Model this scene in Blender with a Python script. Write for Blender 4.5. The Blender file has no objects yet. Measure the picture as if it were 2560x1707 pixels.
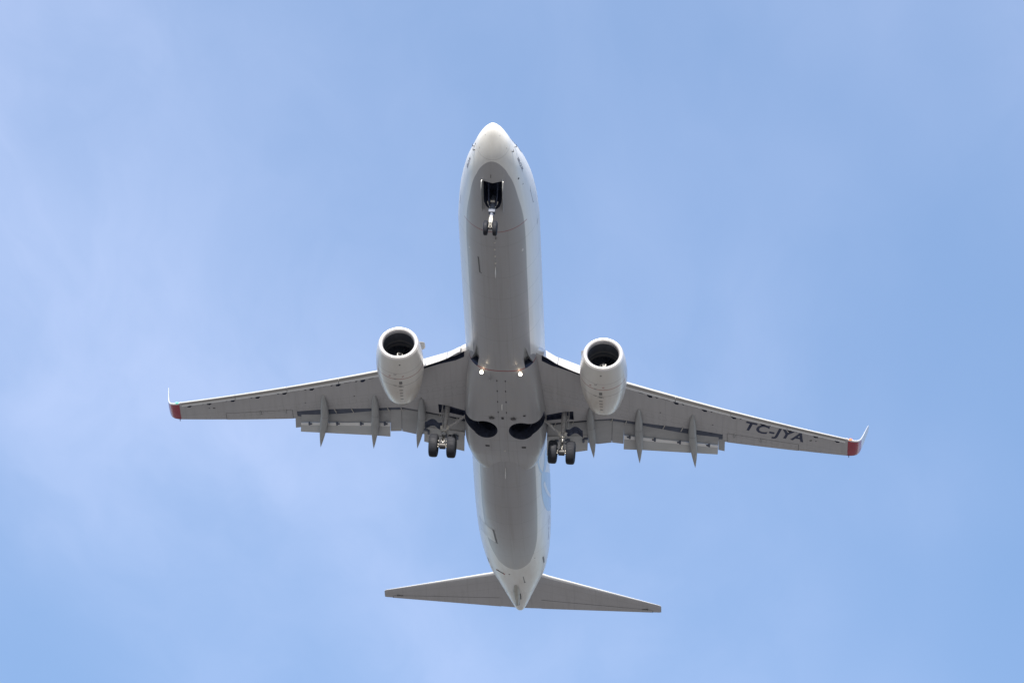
import bpy, bmesh, math, random
from math import sin, cos, pi, radians, sqrt, tan, atan2
from mathutils import Vector, Matrix

# ------------------------------------------------------------------ camera, sky, sun, exposure
PITCH = radians(3.0)                    # nose-up attitude of the aircraft
NOSE = Vector((0.0, 0.0, 131.55))       # the nose tip above the ground point it flies over
BODY = Matrix.Translation(NOSE) @ Matrix.Rotation(PITCH, 4, 'Y')   # body axes: x aft, y starboard, z up
scene = bpy.context.scene
COL = scene.collection

cam_d = bpy.data.cameras.new('camera')
cam_d.sensor_fit = 'HORIZONTAL'
cam_d.sensor_width = 36.0
cam_d.lens = 12193.65 * 36.0 / 2560.0
cam_d.clip_start = 1.0
cam_d.clip_end = 60000.0
cam = bpy.data.objects.new('camera', cam_d)
COL.objects.link(cam)
scene.camera = cam
CAM_POS = Vector((-167.80287, -17.93289, -138.81267))
CAM_RIGHT = Vector((0.0288273, -0.9957057, 0.0879723)).normalized()
CAM_UP = Vector((-0.6031578, 0.0528540, 0.7958688))
CAM_UP = (CAM_UP - CAM_UP.dot(CAM_RIGHT) * CAM_RIGHT).normalized()
CAM_BACK = CAM_RIGHT.cross(CAM_UP)
m = Matrix.Identity(4)
for i in range(3):
    m[i][0], m[i][1], m[i][2], m[i][3] = CAM_RIGHT[i], CAM_UP[i], CAM_BACK[i], CAM_POS[i]
cam.matrix_world = BODY @ m

SUN_EL_BODY, SUN_AZ = radians(20.0), radians(3.0)
sun_dir = BODY.to_3x3() @ Vector((-cos(SUN_EL_BODY) * cos(SUN_AZ), cos(SUN_EL_BODY) * sin(SUN_AZ), sin(SUN_EL_BODY)))
sun_el = math.asin(sun_dir.z)
sun_rot = atan2(sun_dir.x, sun_dir.y)

world = bpy.data.worlds.new('World')
scene.world = world
world.use_nodes = True
wt = world.node_tree
wt.nodes.clear()


def wn(kind, **kw):
    n = wt.nodes.new(kind)
    for k, v in kw.items():
        setattr(n, k, v)
    return n


sky = wn('ShaderNodeTexSky', sky_type='NISHITA')
sky.sun_disc = False
sky.sun_elevation = sun_el
sky.sun_rotation = sun_rot
sky.altitude = 50
sky.air_density = 1.0
sky.dust_density = 0.3
sky.ozone_density = 1.8
tc = wn('ShaderNodeTexCoord')
# thin high cloud: the view direction carried out to a flat layer, warped, then a broad veil broken by fine fibres
sep = wn('ShaderNodeSeparateXYZ')
wt.links.new(tc.outputs['Generated'], sep.inputs[0])
mx = wn('ShaderNodeMath', operation='MAXIMUM')
mx.inputs[1].default_value = 0.04
wt.links.new(sep.outputs['Z'], mx.inputs[0])
dv = wn('ShaderNodeVectorMath', operation='DIVIDE')
cmb = wn('ShaderNodeCombineXYZ')
for k in range(3):
    wt.links.new(mx.outputs[0], cmb.inputs[k])
wt.links.new(tc.outputs['Generated'], dv.inputs[0])
wt.links.new(cmb.outputs[0], dv.inputs[1])


def cloud_noise(loc, rot, scale, detail, rough, lo, hi, warp):
    mp = wn('ShaderNodeMapping')
    mp.inputs['Location'].default_value = loc
    mp.inputs['Rotation'].default_value = (0, 0, radians(rot))
    mp.inputs['Scale'].default_value = scale
    wt.links.new(dv.outputs[0], mp.inputs[0])
    w = wn('ShaderNodeTexNoise')
    w.inputs['Scale'].default_value = 0.9
    w.inputs['Detail'].default_value = 4
    wt.links.new(mp.outputs[0], w.inputs['Vector'])
    sc = wn('ShaderNodeVectorMath', operation='SCALE')
    sc.inputs['Scale'].default_value = warp
    wt.links.new(w.outputs['Color'], sc.inputs[0])
    ad = wn('ShaderNodeVectorMath', operation='ADD')
    wt.links.new(mp.outputs[0], ad.inputs[0])
    wt.links.new(sc.outputs[0], ad.inputs[1])
    n = wn('ShaderNodeTexNoise')
    n.inputs['Scale'].default_value = 1.0
    n.inputs['Detail'].default_value = detail
    n.inputs['Roughness'].default_value = rough
    wt.links.new(ad.outputs[0], n.inputs['Vector'])
    r = wn('ShaderNodeMapRange', interpolation_type='SMOOTHSTEP')
    r.inputs['From Min'].default_value = lo
    r.inputs['From Max'].default_value = hi
    wt.links.new(n.outputs['Fac'], r.inputs['Value'])
    return r.outputs[0]


def wmath(op, a, b):
    n = wn('ShaderNodeMath', operation=op)
    for k, v in enumerate((a, b)):
        if isinstance(v, (int, float)):
            n.inputs[k].default_value = v
        else:
            wt.links.new(v, n.inputs[k])
    return n.outputs[0]


veil = cloud_noise((13.476, 9.435, 0.0), 170.17, (1.318, 2.536, 1.0), 3, 0.45, 0.36, 0.72, 0.8)
fibre = cloud_noise((3.1, 1.7, 0.0), 62, (4.0, 9.0, 1.0), 7, 0.55, 0.28, 0.78, 1.6)
cloud = wmath('MULTIPLY', veil, wmath('ADD', wmath('MULTIPLY', fibre, 0.62), 0.42))
cloud_amt = wmath('MULTIPLY', cloud, 0.40)
# even high haze that pales the clear sky and flattens its gradient
haze = wn('ShaderNodeMix', data_type='RGBA')
haze.inputs['Factor'].default_value = 0.45
wt.links.new(sky.outputs['Color'], haze.inputs[6])
haze.inputs[7].default_value = (1.09, 1.75, 3.16, 1)
mixc = wn('ShaderNodeMix', data_type='RGBA')
wt.links.new(cloud_amt, mixc.inputs['Factor'])
wt.links.new(haze.outputs[2], mixc.inputs[6])
mixc.inputs[7].default_value = (4.3, 4.55, 5.9, 1)
bg = wn('ShaderNodeBackground')
bg.inputs['Strength'].default_value = 0.12
wt.links.new(mixc.outputs[2], bg.inputs['Color'])
wo = wn('ShaderNodeOutputWorld')
wt.links.new(bg.outputs[0], wo.inputs['Surface'])

sun_d = bpy.data.lights.new('sun', 'SUN')
sun_d.energy = 4.4
sun_d.angle = radians(0.53)
sun_d.color = (1.0, 0.93, 0.83)
sun = bpy.data.objects.new('sun', sun_d)
COL.objects.link(sun)
sun.rotation_euler = sun_dir.to_track_quat('Z', 'Y').to_euler()
sun.location = (0, 0, 400)

scene.view_settings.view_transform = 'Standard'
scene.view_settings.look = 'None'
scene.view_settings.gamma = 1.0
scene.view_settings.exposure = 1.0
scene.render.engine = 'CYCLES'
scene.cycles.max_bounces = 8


# ------------------------------------------------------------------ helpers
def lerp_tab(tab, x):
    """monotone cubic through (x, value...) rows; returns one value or a tuple"""
    n = len(tab)
    if x <= tab[0][0]:
        r = tab[0][1:]
    elif x >= tab[-1][0]:
        r = tab[-1][1:]
    else:
        i = max(k for k in range(n - 1) if tab[k][0] <= x)
        x0, x1 = tab[i][0], tab[i + 1][0]
        h = x1 - x0
        t = (x - x0) / h
        r = []
        for c in range(1, len(tab[0])):
            d = (tab[i + 1][c] - tab[i][c]) / h

            def slope(k):
                if k == 0 or k == n - 1:
                    kk = 0 if k == 0 else n - 2
                    return (tab[kk + 1][c] - tab[kk][c]) / (tab[kk + 1][0] - tab[kk][0])
                a = (tab[k][c] - tab[k - 1][c]) / (tab[k][0] - tab[k - 1][0])
                b = (tab[k + 1][c] - tab[k][c]) / (tab[k + 1][0] - tab[k][0])
                return 0.0 if a * b <= 0 else 2 * a * b / (a + b)
            m0, m1 = slope(i), slope(i + 1)
            t2, t3 = t * t, t * t * t
            r.append((2 * t3 - 3 * t2 + 1) * tab[i][c] + (t3 - 2 * t2 + t) * h * m0 + (3 * t2 - 2 * t3) * tab[i + 1][c] + (t3 - t2) * h * m1)
    r = tuple(r)
    return r[0] if len(r) == 1 else r


def link(name, me, mats, parent=None, smooth=35):
    o = bpy.data.objects.new(name, me)
    COL.objects.link(o)
    for mt in (mats if isinstance(mats, (list, tuple)) else [mats]):
        me.materials.append(mt)
    if smooth:
        for p in me.polygons:
            p.use_smooth = True
        me.set_sharp_from_angle(angle=radians(smooth))
    if parent is not None:
        o.parent = parent
    return o


def obj(name, bm, mats, parent=None, smooth=35, fix=True):
    if fix:
        bmesh.ops.remove_doubles(bm, verts=bm.verts, dist=1e-5)
        bmesh.ops.recalc_face_normals(bm, faces=bm.faces)
    me = bpy.data.meshes.new(name)
    bm.to_mesh(me)
    bm.free()
    return link(name, me, mats, parent, smooth)


def loft(bm, rings, cap=True, closed=True, mat=None):
    """skin a list of rings (equal count); mat(i, j) gives a material index"""
    vs = [[bm.verts.new(p) for p in r] for r in rings]
    n = len(rings[0])
    for i in range(len(rings) - 1):
        for j in range(n if closed else n - 1):
            k = (j + 1) % n
            try:
                f = bm.faces.new((vs[i][j], vs[i][k], vs[i + 1][k], vs[i + 1][j]))
                if mat:
                    f.material_index = mat(i, j)
            except ValueError:
                pass
    if cap and closed:
        for r, i in ((vs[0], 0), (vs[-1], len(rings) - 1)):
            try:
                f = bm.faces.new(r)
                if mat:
                    f.material_index = mat(min(i, len(rings) - 2), 0)
            except ValueError:
                pass
    return vs


def tube(bm, pts, rad, seg=12, cap=True, mi=0):
    """round bar along a polyline; rad a number or one per point"""
    pts = [Vector(p) for p in pts]
    rs = rad if isinstance(rad, (list, tuple)) else [rad] * len(pts)
    rings = []
    t0 = (pts[1] - pts[0]).normalized()
    ref = Vector((0, 0, 1)) if abs(t0.z) < 0.9 else Vector((1, 0, 0))
    for i, p in enumerate(pts):
        if i == 0:
            t = pts[1] - pts[0]
        elif i == len(pts) - 1:
            t = pts[-1] - pts[-2]
        else:
            t = (pts[i + 1] - pts[i]).normalized() + (pts[i] - pts[i - 1]).normalized()
            if t.length < 1e-6:
                t = pts[i + 1] - pts[i]
        t.normalize()
        u = ref.cross(t)
        if u.length < 1e-4:
            u = Vector((0, 1, 0)).cross(t)
        u.normalize()
        w = t.cross(u)
        rings.append([p + rs[i] * (cos(2 * pi * k / seg) * u + sin(2 * pi * k / seg) * w) for k in range(seg)])
    loft(bm, rings, cap, mat=(lambda i, j: mi))


def lathe(bm, prof, org, axis='x', seg=48, mat=None, cap=False, squash=None):
    """prof rows (d along axis, radius); squash(ang) scales the radius"""
    rings = []
    for d, r in prof:
        ring = []
        for k in range(seg):
            a = 2 * pi * k / seg
            rr = r * (squash(a, d) if squash else 1.0)
            if axis == 'x':
                p = (org[0] + d, org[1] + rr * sin(a), org[2] + rr * cos(a))
            elif axis == 'y':
                p = (org[0] + rr * sin(a), org[1] + d, org[2] + rr * cos(a))
            else:
                p = (org[0] + rr * cos(a), org[1] + rr * sin(a), org[2] + d)
            ring.append(p)
        rings.append(ring)
    loft(bm, rings, cap=cap, mat=(lambda i, j: mat(i)) if mat else None)


def box(bm, c, s, bev=0.0, mi=0, rot=None):
    M = Matrix.Translation(Vector(c)) @ (rot.to_4x4() if rot else Matrix.Identity(4)) @ Matrix.Diagonal((s[0], s[1], s[2], 1))
    g = bmesh.ops.create_cube(bm, size=1.0, matrix=M)
    fs = {f for v in g['verts'] for f in v.link_faces}
    for f in fs:
        f.material_index = mi
    if bev:
        es = list({e for f in fs for e in f.edges})
        bmesh.ops.bevel(bm, geom=es, offset=bev, segments=2, affect='EDGES', profile=0.7)


def prism(bm, poly, z0, z1, mi=0):
    a = [bm.verts.new((x, y, z0)) for x, y in poly]
    b = [bm.verts.new((x, y, z1)) for x, y in poly]
    fs = [bm.faces.new(a), bm.faces.new(b)]
    for i in range(len(poly)):
        j = (i + 1) % len(poly)
        fs.append(bm.faces.new((a[i], a[j], b[j], b[i])))
    for f in fs:
        f.material_index = mi


def cut(o, cutter_bm, mat, overlap=False):
    """subtract a closed cutter from o; the walls of the recess take mat"""
    bmesh.ops.recalc_face_normals(cutter_bm, faces=cutter_bm.faces)
    me = bpy.data.meshes.new('cutter')
    cutter_bm.to_mesh(me)
    cutter_bm.free()
    for mt_ in (mat if isinstance(mat, list) else [mat]):
        me.materials.append(mt_)
    c = bpy.data.objects.new('cutter', me)
    COL.objects.link(c)
    par, mpi = o.parent, o.matrix_parent_inverse.copy()
    o.parent = None
    md = o.modifiers.new('cut', 'BOOLEAN')
    md.operation = 'DIFFERENCE'
    md.solver = 'EXACT'
    md.material_mode = 'TRANSFER'
    md.object = c
    md.use_self = overlap
    bpy.context.view_layer.update()
    dg = bpy.context.evaluated_depsgraph_get()
    new = bpy.data.meshes.new_from_object(o.evaluated_get(dg))
    if len(new.polygons) < 0.7 * len(o.data.polygons):
        print('CUT FAILED', o.name, len(new.polygons), len(o.data.polygons))
    o.modifiers.clear()
    old = o.data
    new.name = old.name
    o.data = new
    bpy.data.meshes.remove(old)
    bpy.data.objects.remove(c)
    bpy.data.meshes.remove(me)
    o.parent = par
    o.matrix_parent_inverse = mpi
    for p in new.polygons:
        p.use_smooth = True
    new.set_sharp_from_angle(angle=radians(35))


# ------------------------------------------------------------------ materials
def mat(name, col, rough=0.4, metal=0.0, spec=0.5, coat=0.0, noise=None, emit=None):
    """noise = (scale xyz, low, high): soiling that multiplies the colour"""
    mt = bpy.data.materials.new(name)
    mt.use_nodes = True
    nt = mt.node_tree
    b = nt.nodes['Principled BSDF']
    b.inputs['Base Color'].default_value = (*col, 1)
    b.inputs['Roughness'].default_value = rough
    b.inputs['Metallic'].default_value = metal
    b.inputs['Specular IOR Level'].default_value = spec
    b.inputs['Coat Weight'].default_value = coat
    b.inputs['Coat Roughness'].default_value = 0.22
    if emit:
        b.inputs['Emission Color'].default_value = (*emit[0], 1)
        b.inputs['Emission Strength'].default_value = emit[1]
    if noise:
        t = nt.nodes.new('ShaderNodeTexCoord')
        mpn = nt.nodes.new('ShaderNodeMapping')
        mpn.inputs['Scale'].default_value = noise[0]
        nt.links.new(t.outputs['Object'], mpn.inputs[0])
        nz = nt.nodes.new('ShaderNodeTexNoise')
        nz.inputs['Scale'].default_value = 1.0
        nz.inputs['Detail'].default_value = 6
        nz.inputs['Roughness'].default_value = 0.6
        nt.links.new(mpn.outputs[0], nz.inputs['Vector'])
        mr = nt.nodes.new('ShaderNodeMapRange')
        mr.inputs['From Min'].default_value = 0.3
        mr.inputs['From Max'].default_value = 0.7
        mr.inputs['To Min'].default_value = noise[1]
        mr.inputs['To Max'].default_value = noise[2]
        nt.links.new(nz.outputs['Fac'], mr.inputs['Value'])
        mxn = nt.nodes.new('ShaderNodeMix')
        mxn.data_type = 'RGBA'
        mxn.blend_type = 'MULTIPLY'
        mxn.inputs['Factor'].default_value = 1.0
        mxn.inputs[6].default_value = (*col, 1)
        nt.links.new(mr.outputs[0], mxn.inputs[7])
        nt.links.new(mxn.outputs[2], b.inputs['Base Color'])
        rr = nt.nodes.new('ShaderNodeMapRange')
        rr.inputs['From Min'].default_value = 0.3
        rr.inputs['From Max'].default_value = 0.7
        rr.inputs['To Min'].default_value = rough * 1.25
        rr.inputs['To Max'].default_value = rough * 0.8
        nt.links.new(nz.outputs['Fac'], rr.inputs['Value'])
        nt.links.new(rr.outputs[0], b.inputs['Roughness'])
    return mt


class Net:
    """tiny node-graph writer for the painted surfaces"""
    def __init__(self, mt):
        self.t = mt.node_tree
        self.b = self.t.nodes['Principled BSDF']
        tcn = self.t.nodes.new('ShaderNodeTexCoord')
        s = self.t.nodes.new('ShaderNodeSeparateXYZ')
        self.t.links.new(tcn.outputs['Object'], s.inputs[0])
        self.P = tcn.outputs['Object']
        self.x, self.y, self.z = s.outputs[0], s.outputs[1], s.outputs[2]

    def m(self, op, a, b=None, c=None, clamp=False):
        n = self.t.nodes.new('ShaderNodeMath')
        n.operation = op
        n.use_clamp = clamp
        for k, v in enumerate((a, b, c)):
            if v is None:
                continue
            if isinstance(v, (int, float)):
                n.inputs[k].default_value = v
            else:
                self.t.links.new(v, n.inputs[k])
        return n.outputs[0]

    def step(self, v, edge, soft):
        """1 where v < edge"""
        d = self.m('SUBTRACT', edge, v)
        return self.m('MULTIPLY_ADD', d, 1.0 / soft, 0.5, clamp=True)

    def band(self, v, c, half, soft=0.004):
        return self.step(self.m('ABSOLUTE', self.m('SUBTRACT', v, c)), half, soft)

    def curve(self, v, lo, hi, pts, vmax):
        t = self.m('DIVIDE', self.m('SUBTRACT', v, lo), hi - lo, clamp=True)
        n = self.t.nodes.new('ShaderNodeFloatCurve')
        cu = n.mapping.curves[0]
        ps = [((x - lo) / (hi - lo), y / vmax) for x, y in pts]
        cu.points[0].location = ps[0]
        cu.points[1].location = ps[-1]
        for p in ps[1:-1]:
            cu.points.new(*p)
        n.mapping.update()
        self.t.links.new(t, n.inputs['Value'])
        return self.m('MULTIPLY', n.outputs[0], vmax)

    def mix(self, f, a, b, mode='MIX'):
        n = self.t.nodes.new('ShaderNodeMix')
        n.data_type = 'RGBA'
        n.blend_type = mode
        if isinstance(f, (int, float)):
            n.inputs['Factor'].default_value = f
        else:
            self.t.links.new(f, n.inputs['Factor'])
        for k, v in ((6, a), (7, b)):
            if isinstance(v, tuple):
                n.inputs[k].default_value = (*v, 1)
            else:
                self.t.links.new(v, n.inputs[k])
        return n.outputs[2]

    def noise(self, scale, detail=5, lo=0.3, hi=0.7, rough=0.6):
        mpn = self.t.nodes.new('ShaderNodeMapping')
        mpn.inputs['Scale'].default_value = scale
        self.t.links.new(self.P, mpn.inputs[0])
        n = self.t.nodes.new('ShaderNodeTexNoise')
        n.inputs['Scale'].default_value = 1.0
        n.inputs['Detail'].default_value = detail
        n.inputs['Roughness'].default_value = rough
        self.t.links.new(mpn.outputs[0], n.inputs['Vector'])
        r = self.t.nodes.new('ShaderNodeMapRange')
        r.inputs['From Min'].default_value = lo
        r.inputs['From Max'].default_value = hi
        self.t.links.new(n.outputs['Fac'], r.inputs['Value'])
        return r.outputs[0]

    def out(self, col):
        self.t.links.new(col, self.b.inputs['Base Color'])


WHITE = (0.80, 0.80, 0.79)
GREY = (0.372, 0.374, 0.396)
RED = (0.36, 0.024, 0.058)

M_fus = mat('fuselage_paint', WHITE, rough=0.37, coat=0.28)
N = Net(M_fus)
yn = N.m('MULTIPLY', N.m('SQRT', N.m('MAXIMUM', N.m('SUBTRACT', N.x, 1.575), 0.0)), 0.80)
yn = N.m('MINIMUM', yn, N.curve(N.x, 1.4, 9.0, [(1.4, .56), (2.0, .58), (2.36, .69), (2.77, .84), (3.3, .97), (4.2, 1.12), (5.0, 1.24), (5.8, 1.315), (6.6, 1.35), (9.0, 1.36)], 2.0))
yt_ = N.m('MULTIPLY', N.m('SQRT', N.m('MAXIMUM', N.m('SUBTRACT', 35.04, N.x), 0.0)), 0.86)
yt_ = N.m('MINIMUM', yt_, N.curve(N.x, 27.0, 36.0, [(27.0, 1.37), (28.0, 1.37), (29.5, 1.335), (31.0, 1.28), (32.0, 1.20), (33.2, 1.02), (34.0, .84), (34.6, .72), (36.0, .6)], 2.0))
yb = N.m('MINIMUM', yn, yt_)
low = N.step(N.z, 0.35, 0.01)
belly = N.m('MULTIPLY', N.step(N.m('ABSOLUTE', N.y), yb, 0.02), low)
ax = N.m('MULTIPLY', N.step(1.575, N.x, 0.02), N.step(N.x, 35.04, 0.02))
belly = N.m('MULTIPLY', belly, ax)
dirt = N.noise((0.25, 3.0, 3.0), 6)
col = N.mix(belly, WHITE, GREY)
col = N.mix(N.m('MULTIPLY', dirt, 0.16), col, (0.30, 0.28, 0.25))
oil = N.m('MULTIPLY', N.noise((0.22, 7.0, 0.4), 5, 0.52, 0.74), N.step(N.m('ABSOLUTE', N.y), 0.75, 0.5))
col = N.mix(N.m('MULTIPLY', N.m('MULTIPLY', oil, belly), 0.22), col, (0.17, 0.15, 0.13))
riv = N.m('MULTIPLY', N.step(N.m('ABSOLUTE', N.m('SUBTRACT', N.m('MODULO', N.x, 0.508), 0.254)), 0.006, 0.006), belly)
col = N.mix(N.m('MULTIPLY', riv, 0.10), col, (0.14, 0.14, 0.14))
blot = N.noise((1.2, 1.6, 1.6), 4, 0.56, 0.72)
col = N.mix(N.m('MULTIPLY', N.m('MULTIPLY', blot, belly), 0.16), col, (0.34, 0.30, 0.25))
soot = N.m('MULTIPLY', N.noise((0.35, 2.2, 0.6), 6, 0.36, 0.72), N.step(33.6, N.x, 2.0))
col = N.mix(N.m('MULTIPLY', soot, 0.34), col, (0.52, 0.43, 0.33))
sm = N.m('ADD', N.x, N.m('MULTIPLY', N.z, 0.59))
col = N.mix(N.m('MULTIPLY', N.band(sm, 0.615, 0.010), 0.30), col, (0.16, 0.16, 0.16))
for xx in (7.0, 9.3, 10.9, 12.4, 14.1, 25.9, 27.6, 29.2, 30.9, 33.2):       # skin joints
    col = N.mix(N.m('MULTIPLY', N.band(N.x, xx, 0.010), 0.42), col, (0.14, 0.14, 0.14))
for yy in (-0.62, 0.0, 0.62):
    ln = N.m('MULTIPLY', N.band(N.y, yy, 0.007), N.step(N.z, -1.2, 0.01))
    ln = N.m('MULTIPLY', ln, N.step(6.0, N.x, 0.01))
    ln = N.m('MULTIPLY', ln, N.step(N.x, 33.0, 0.01))
    col = N.mix(N.m('MULTIPLY', ln, 0.28), col, (0.14, 0.14, 0.14))
rl = N.m('MULTIPLY', N.band(N.x, 5.92, 0.022), N.step(N.z, -1.25, 0.02))
col = N.mix(N.m('MULTIPLY', rl, 0.8), col, (0.25, 0.03, 0.04))
# cabin window row, dark glass
wx = N.m('ABSOLUTE', N.m('SUBTRACT', N.m('MODULO', N.m('ADD', N.x, 0.1), 0.508), 0.254))
win = N.m('MULTIPLY', N.step(wx, 0.115, 0.01), N.band(N.z, 0.48, 0.17, 0.01))
win = N.m('MULTIPLY', win, N.m('MULTIPLY', N.step(5.2, N.x, 0.01), N.step(N.x, 33.5, 0.01)))
col = N.mix(win, col, (0.02, 0.022, 0.027))
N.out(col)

M_fair = mat('fairing_paint', GREY, rough=0.38, coat=0.3)
N = Net(M_fair)
col = N.mix(N.m('MULTIPLY', N.noise((0.3, 2.5, 2.5), 6), 0.2), GREY, (0.25, 0.23, 0.20))
oil = N.m('MULTIPLY', N.noise((0.3, 6.0, 0.4), 5, 0.50, 0.74), N.step(19.5, N.x, 2.0))
col = N.mix(N.m('MULTIPLY', oil, 0.25), col, (0.17, 0.15, 0.13))
col = N.mix(N.m('MULTIPLY', N.noise((1.5, 2.0, 2.0), 5, 0.5, 0.75), 0.2), col, (0.42, 0.38, 0.32))
for yy in (-0.20, 0.20):
    ln = N.m('MULTIPLY', N.band(N.y, yy, 0.009), N.step(17.0, N.x, 0.01))
    col = N.mix(N.m('MULTIPLY', ln, 0.35), col, (0.1, 0.1, 0.1))
for yy in (-0.62, 0.62):
    ln = N.m('MULTIPLY', N.band(N.y, yy, 0.007), N.step(21.6, N.x, 0.01))
    col = N.mix(N.m('MULTIPLY', ln, 0.35), col, (0.1, 0.1, 0.1))
for xx in (19.72, 20.5, 21.62, 22.55):
    col = N.mix(N.m('MULTIPLY', N.m('MULTIPLY', N.band(N.x, xx, 0.009), N.step(N.m('ABSOLUTE', N.y), 0.9, 0.01)), 0.45), col, (0.1, 0.1, 0.1))
col = N.mix(N.m('MULTIPLY', N.band(N.x, 16.40, 0.024), 0.8), col, (0.25, 0.03, 0.04))
N.out(col)

M_wing = mat('wing_paint', GREY, rough=0.40, coat=0.2)
N = Net(M_wing)
# chordwise frame: distance aft of the swept leading edge
sw = N.m('SUBTRACT', N.x, N.m('MULTIPLY', N.m('ABSOLUTE', N.y), 0.50))
col = N.mix(N.m('MULTIPLY', N.noise((0.5, 0.9, 1), 6), 0.22), (0.445, 0.440, 0.457), (0.495, 0.480, 0.478))
col = N.mix(N.m('MULTIPLY', N.noise((0.5, 5.0, 1), 5, 0.45, 0.75), 0.18), col, (0.20, 0.19, 0.18))
for c in (17.55, 18.05, 18.65, 19.3):
    col = N.mix(N.m('MULTIPLY', N.band(sw, c, 0.010), 0.30), col, (0.12, 0.12, 0.12))
for c_, hh, per in ((17.95, .17, .60), (18.50, .15, .60)):      # rows of oval tank covers
    uu = N.m('DIVIDE', N.m('ABSOLUTE', N.m('SUBTRACT', N.m('MODULO', N.m('ABSOLUTE', N.y), per), per / 2)), .20)
    vv = N.m('DIVIDE', N.m('ABSOLUTE', N.m('SUBTRACT', sw, c_)), hh)
    ee = N.m('SQRT', N.m('ADD', N.m('MULTIPLY', uu, uu), N.m('MULTIPLY', vv, vv)))
    ring_ = N.m('MULTIPLY', N.band(ee, 1.0, .07, .05), N.step(N.m('ABSOLUTE', N.y), 15.2, .01))
    col = N.mix(N.m('MULTIPLY', ring_, 0.24), col, (0.13, 0.13, 0.13))
rib = N.m('ABSOLUTE', N.m('SUBTRACT', N.m('MODULO', N.m('ABSOLUTE', N.y), 1.7), 0.85))
col = N.mix(N.m('MULTIPLY', N.step(rib, 0.009, 0.006), 0.20), col, (0.12, 0.12, 0.12))
col = N.mix(N.m('MULTIPLY', N.m('MULTIPLY', N.band(sw, 18.92, 0.12, 0.10), N.noise((0.4, 0.9, 1), 4, 0.35, 0.7)), 0.30), col, (0.44, 0.37, 0.33))  # warm reflection streak ahead of the cove, painted into the colour
N.out(col)

M_nac = mat('nacelle_paint', WHITE, rough=0.30, coat=0.4)
N = Net(M_nac)
d = N.m('SUBTRACT', N.x, 14.99)
col = N.mix(N.m('MULTIPLY', N.noise((0.4, 3, 3), 6), 0.12), (0.675, 0.655, 0.625), (0.40, 0.36, 0.30))
aft = N.m('MULTIPLY', N.m('SUBTRACT', d, 1.2), 0.5, clamp=True)
streak = N.m('MULTIPLY', N.noise((0.5, 3.2, 1.2), 6, 0.34, 0.7), aft)
col = N.mix(N.m('MULTIPLY', streak, 0.60), col, (0.47, 0.37, 0.27))
for c, w, a in ((1.02, 0.012, 0.40), (1.94, 0.015, 0.55), (2.5, 0.006, 0.15)):
    col = N.mix(N.m('MULTIPLY', N.band(d, c, w), a), col, (0.12, 0.1, 0.09))
rl = N.m('MULTIPLY', N.band(d, 1.42, 0.020), N.step(N.z, -1.5, 0.02))
col = N.mix(N.m('MULTIPLY', rl, 0.75), col, (0.30, 0.05, 0.04))
N.out(col)

M_white = mat('white_paint', WHITE, rough=0.35, coat=0.3, noise=((0.8, 2, 2), 0.9, 1.0))
M_tail = mat('tailplane_paint', GREY, rough=0.42)
N = Net(M_tail)
st = N.m('SUBTRACT', N.x, N.m('MULTIPLY', N.m('ABSOLUTE', N.y), 0.50))
col = N.mix(N.m('MULTIPLY', N.noise((0.6, 0.8, 1), 6), 0.30), (0.47, 0.465, 0.485), (0.37, 0.36, 0.355))
col = N.mix(N.m('MULTIPLY', N.noise((0.6, 6.0, 1), 5, 0.5, 0.75), 0.20), col, (0.20, 0.19, 0.18))
for c in (38.1, 38.75):
    col = N.mix(N.m('MULTIPLY', N.band(st, c, 0.010), 0.30), col, (0.12, 0.12, 0.12))
rib = N.m('ABSOLUTE', N.m('SUBTRACT', N.m('MODULO', N.m('ABSOLUTE', N.y), 1.1), 0.55))
col = N.mix(N.m('MULTIPLY', N.step(rib, 0.008, 0.006), 0.22), col, (0.12, 0.12, 0.12))
N.out(col)
M_grey = mat('grey_paint', (0.38, 0.39, 0.40), rough=0.42, noise=((1.0, 6, 6), 0.82, 1.05))
M_flap = mat('flap_paint', (0.42, 0.425, 0.44), rough=0.45, noise=((2.5, 0.6, 2), 0.82, 1.02))
M_aft = mat('aft_flap_sunlit', (0.50, 0.505, 0.515), rough=0.45, noise=((2.5, 0.6, 2), 0.85, 1.02))  # lighter copy of the flap paint: raking sun put into the colour
M_alu = mat('bare_aluminium', (0.72, 0.72, 0.73), rough=0.30, metal=0.85, noise=((3, 3, 3), 0.9, 1.0))
M_lip = mat('inlet_lip_metal', (0.62, 0.61, 0.625), rough=0.34, metal=0.45)
M_slat = mat('slat_metal', (0.80, 0.80, 0.81), rough=0.36, metal=0.35, noise=((2, 0.5, 2), 0.9, 1.0))
M_dark = mat('dark_cavity', (0.044, 0.057, 0.108), rough=0.7, noise=((5, 5, 5), 0.5, 1.3))  # shade and blue haze of the recesses put into the colour
M_well = mat('well_dark', (0.028, 0.036, 0.066), rough=0.7, noise=((4, 4, 4), 0.5, 1.5))  # darker cavity copy: deep shade of the wells put into the colour
M_cove = mat('cove_shade', (0.095, 0.112, 0.160), rough=0.6, noise=((2, 1.2, 2), 0.75, 1.1))  # dark blue shade under the spoilers and in gaps, put into the colour
M_duct = mat('inlet_liner', (0.055, 0.063, 0.085), rough=0.5, noise=((1, 3, 3), 0.85, 1.05))
M_fan = mat('fan_blade', (0.022, 0.028, 0.045), rough=0.5, metal=0.2)
M_spin = mat('spinner_paint', (0.03, 0.03, 0.035), rough=0.35)
M_mark = mat('white_marking', (0.82, 0.82, 0.80), rough=0.4)
M_tyre = mat('tyre_rubber', (0.016, 0.018, 0.025), rough=0.72, spec=0.3, noise=((12, 2.0, 12), 0.8, 1.25))
M_gear = mat('gear_grey', (0.47, 0.47, 0.48), rough=0.42, metal=0.15, noise=((9, 9, 9), 0.6, 1.1))
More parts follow.
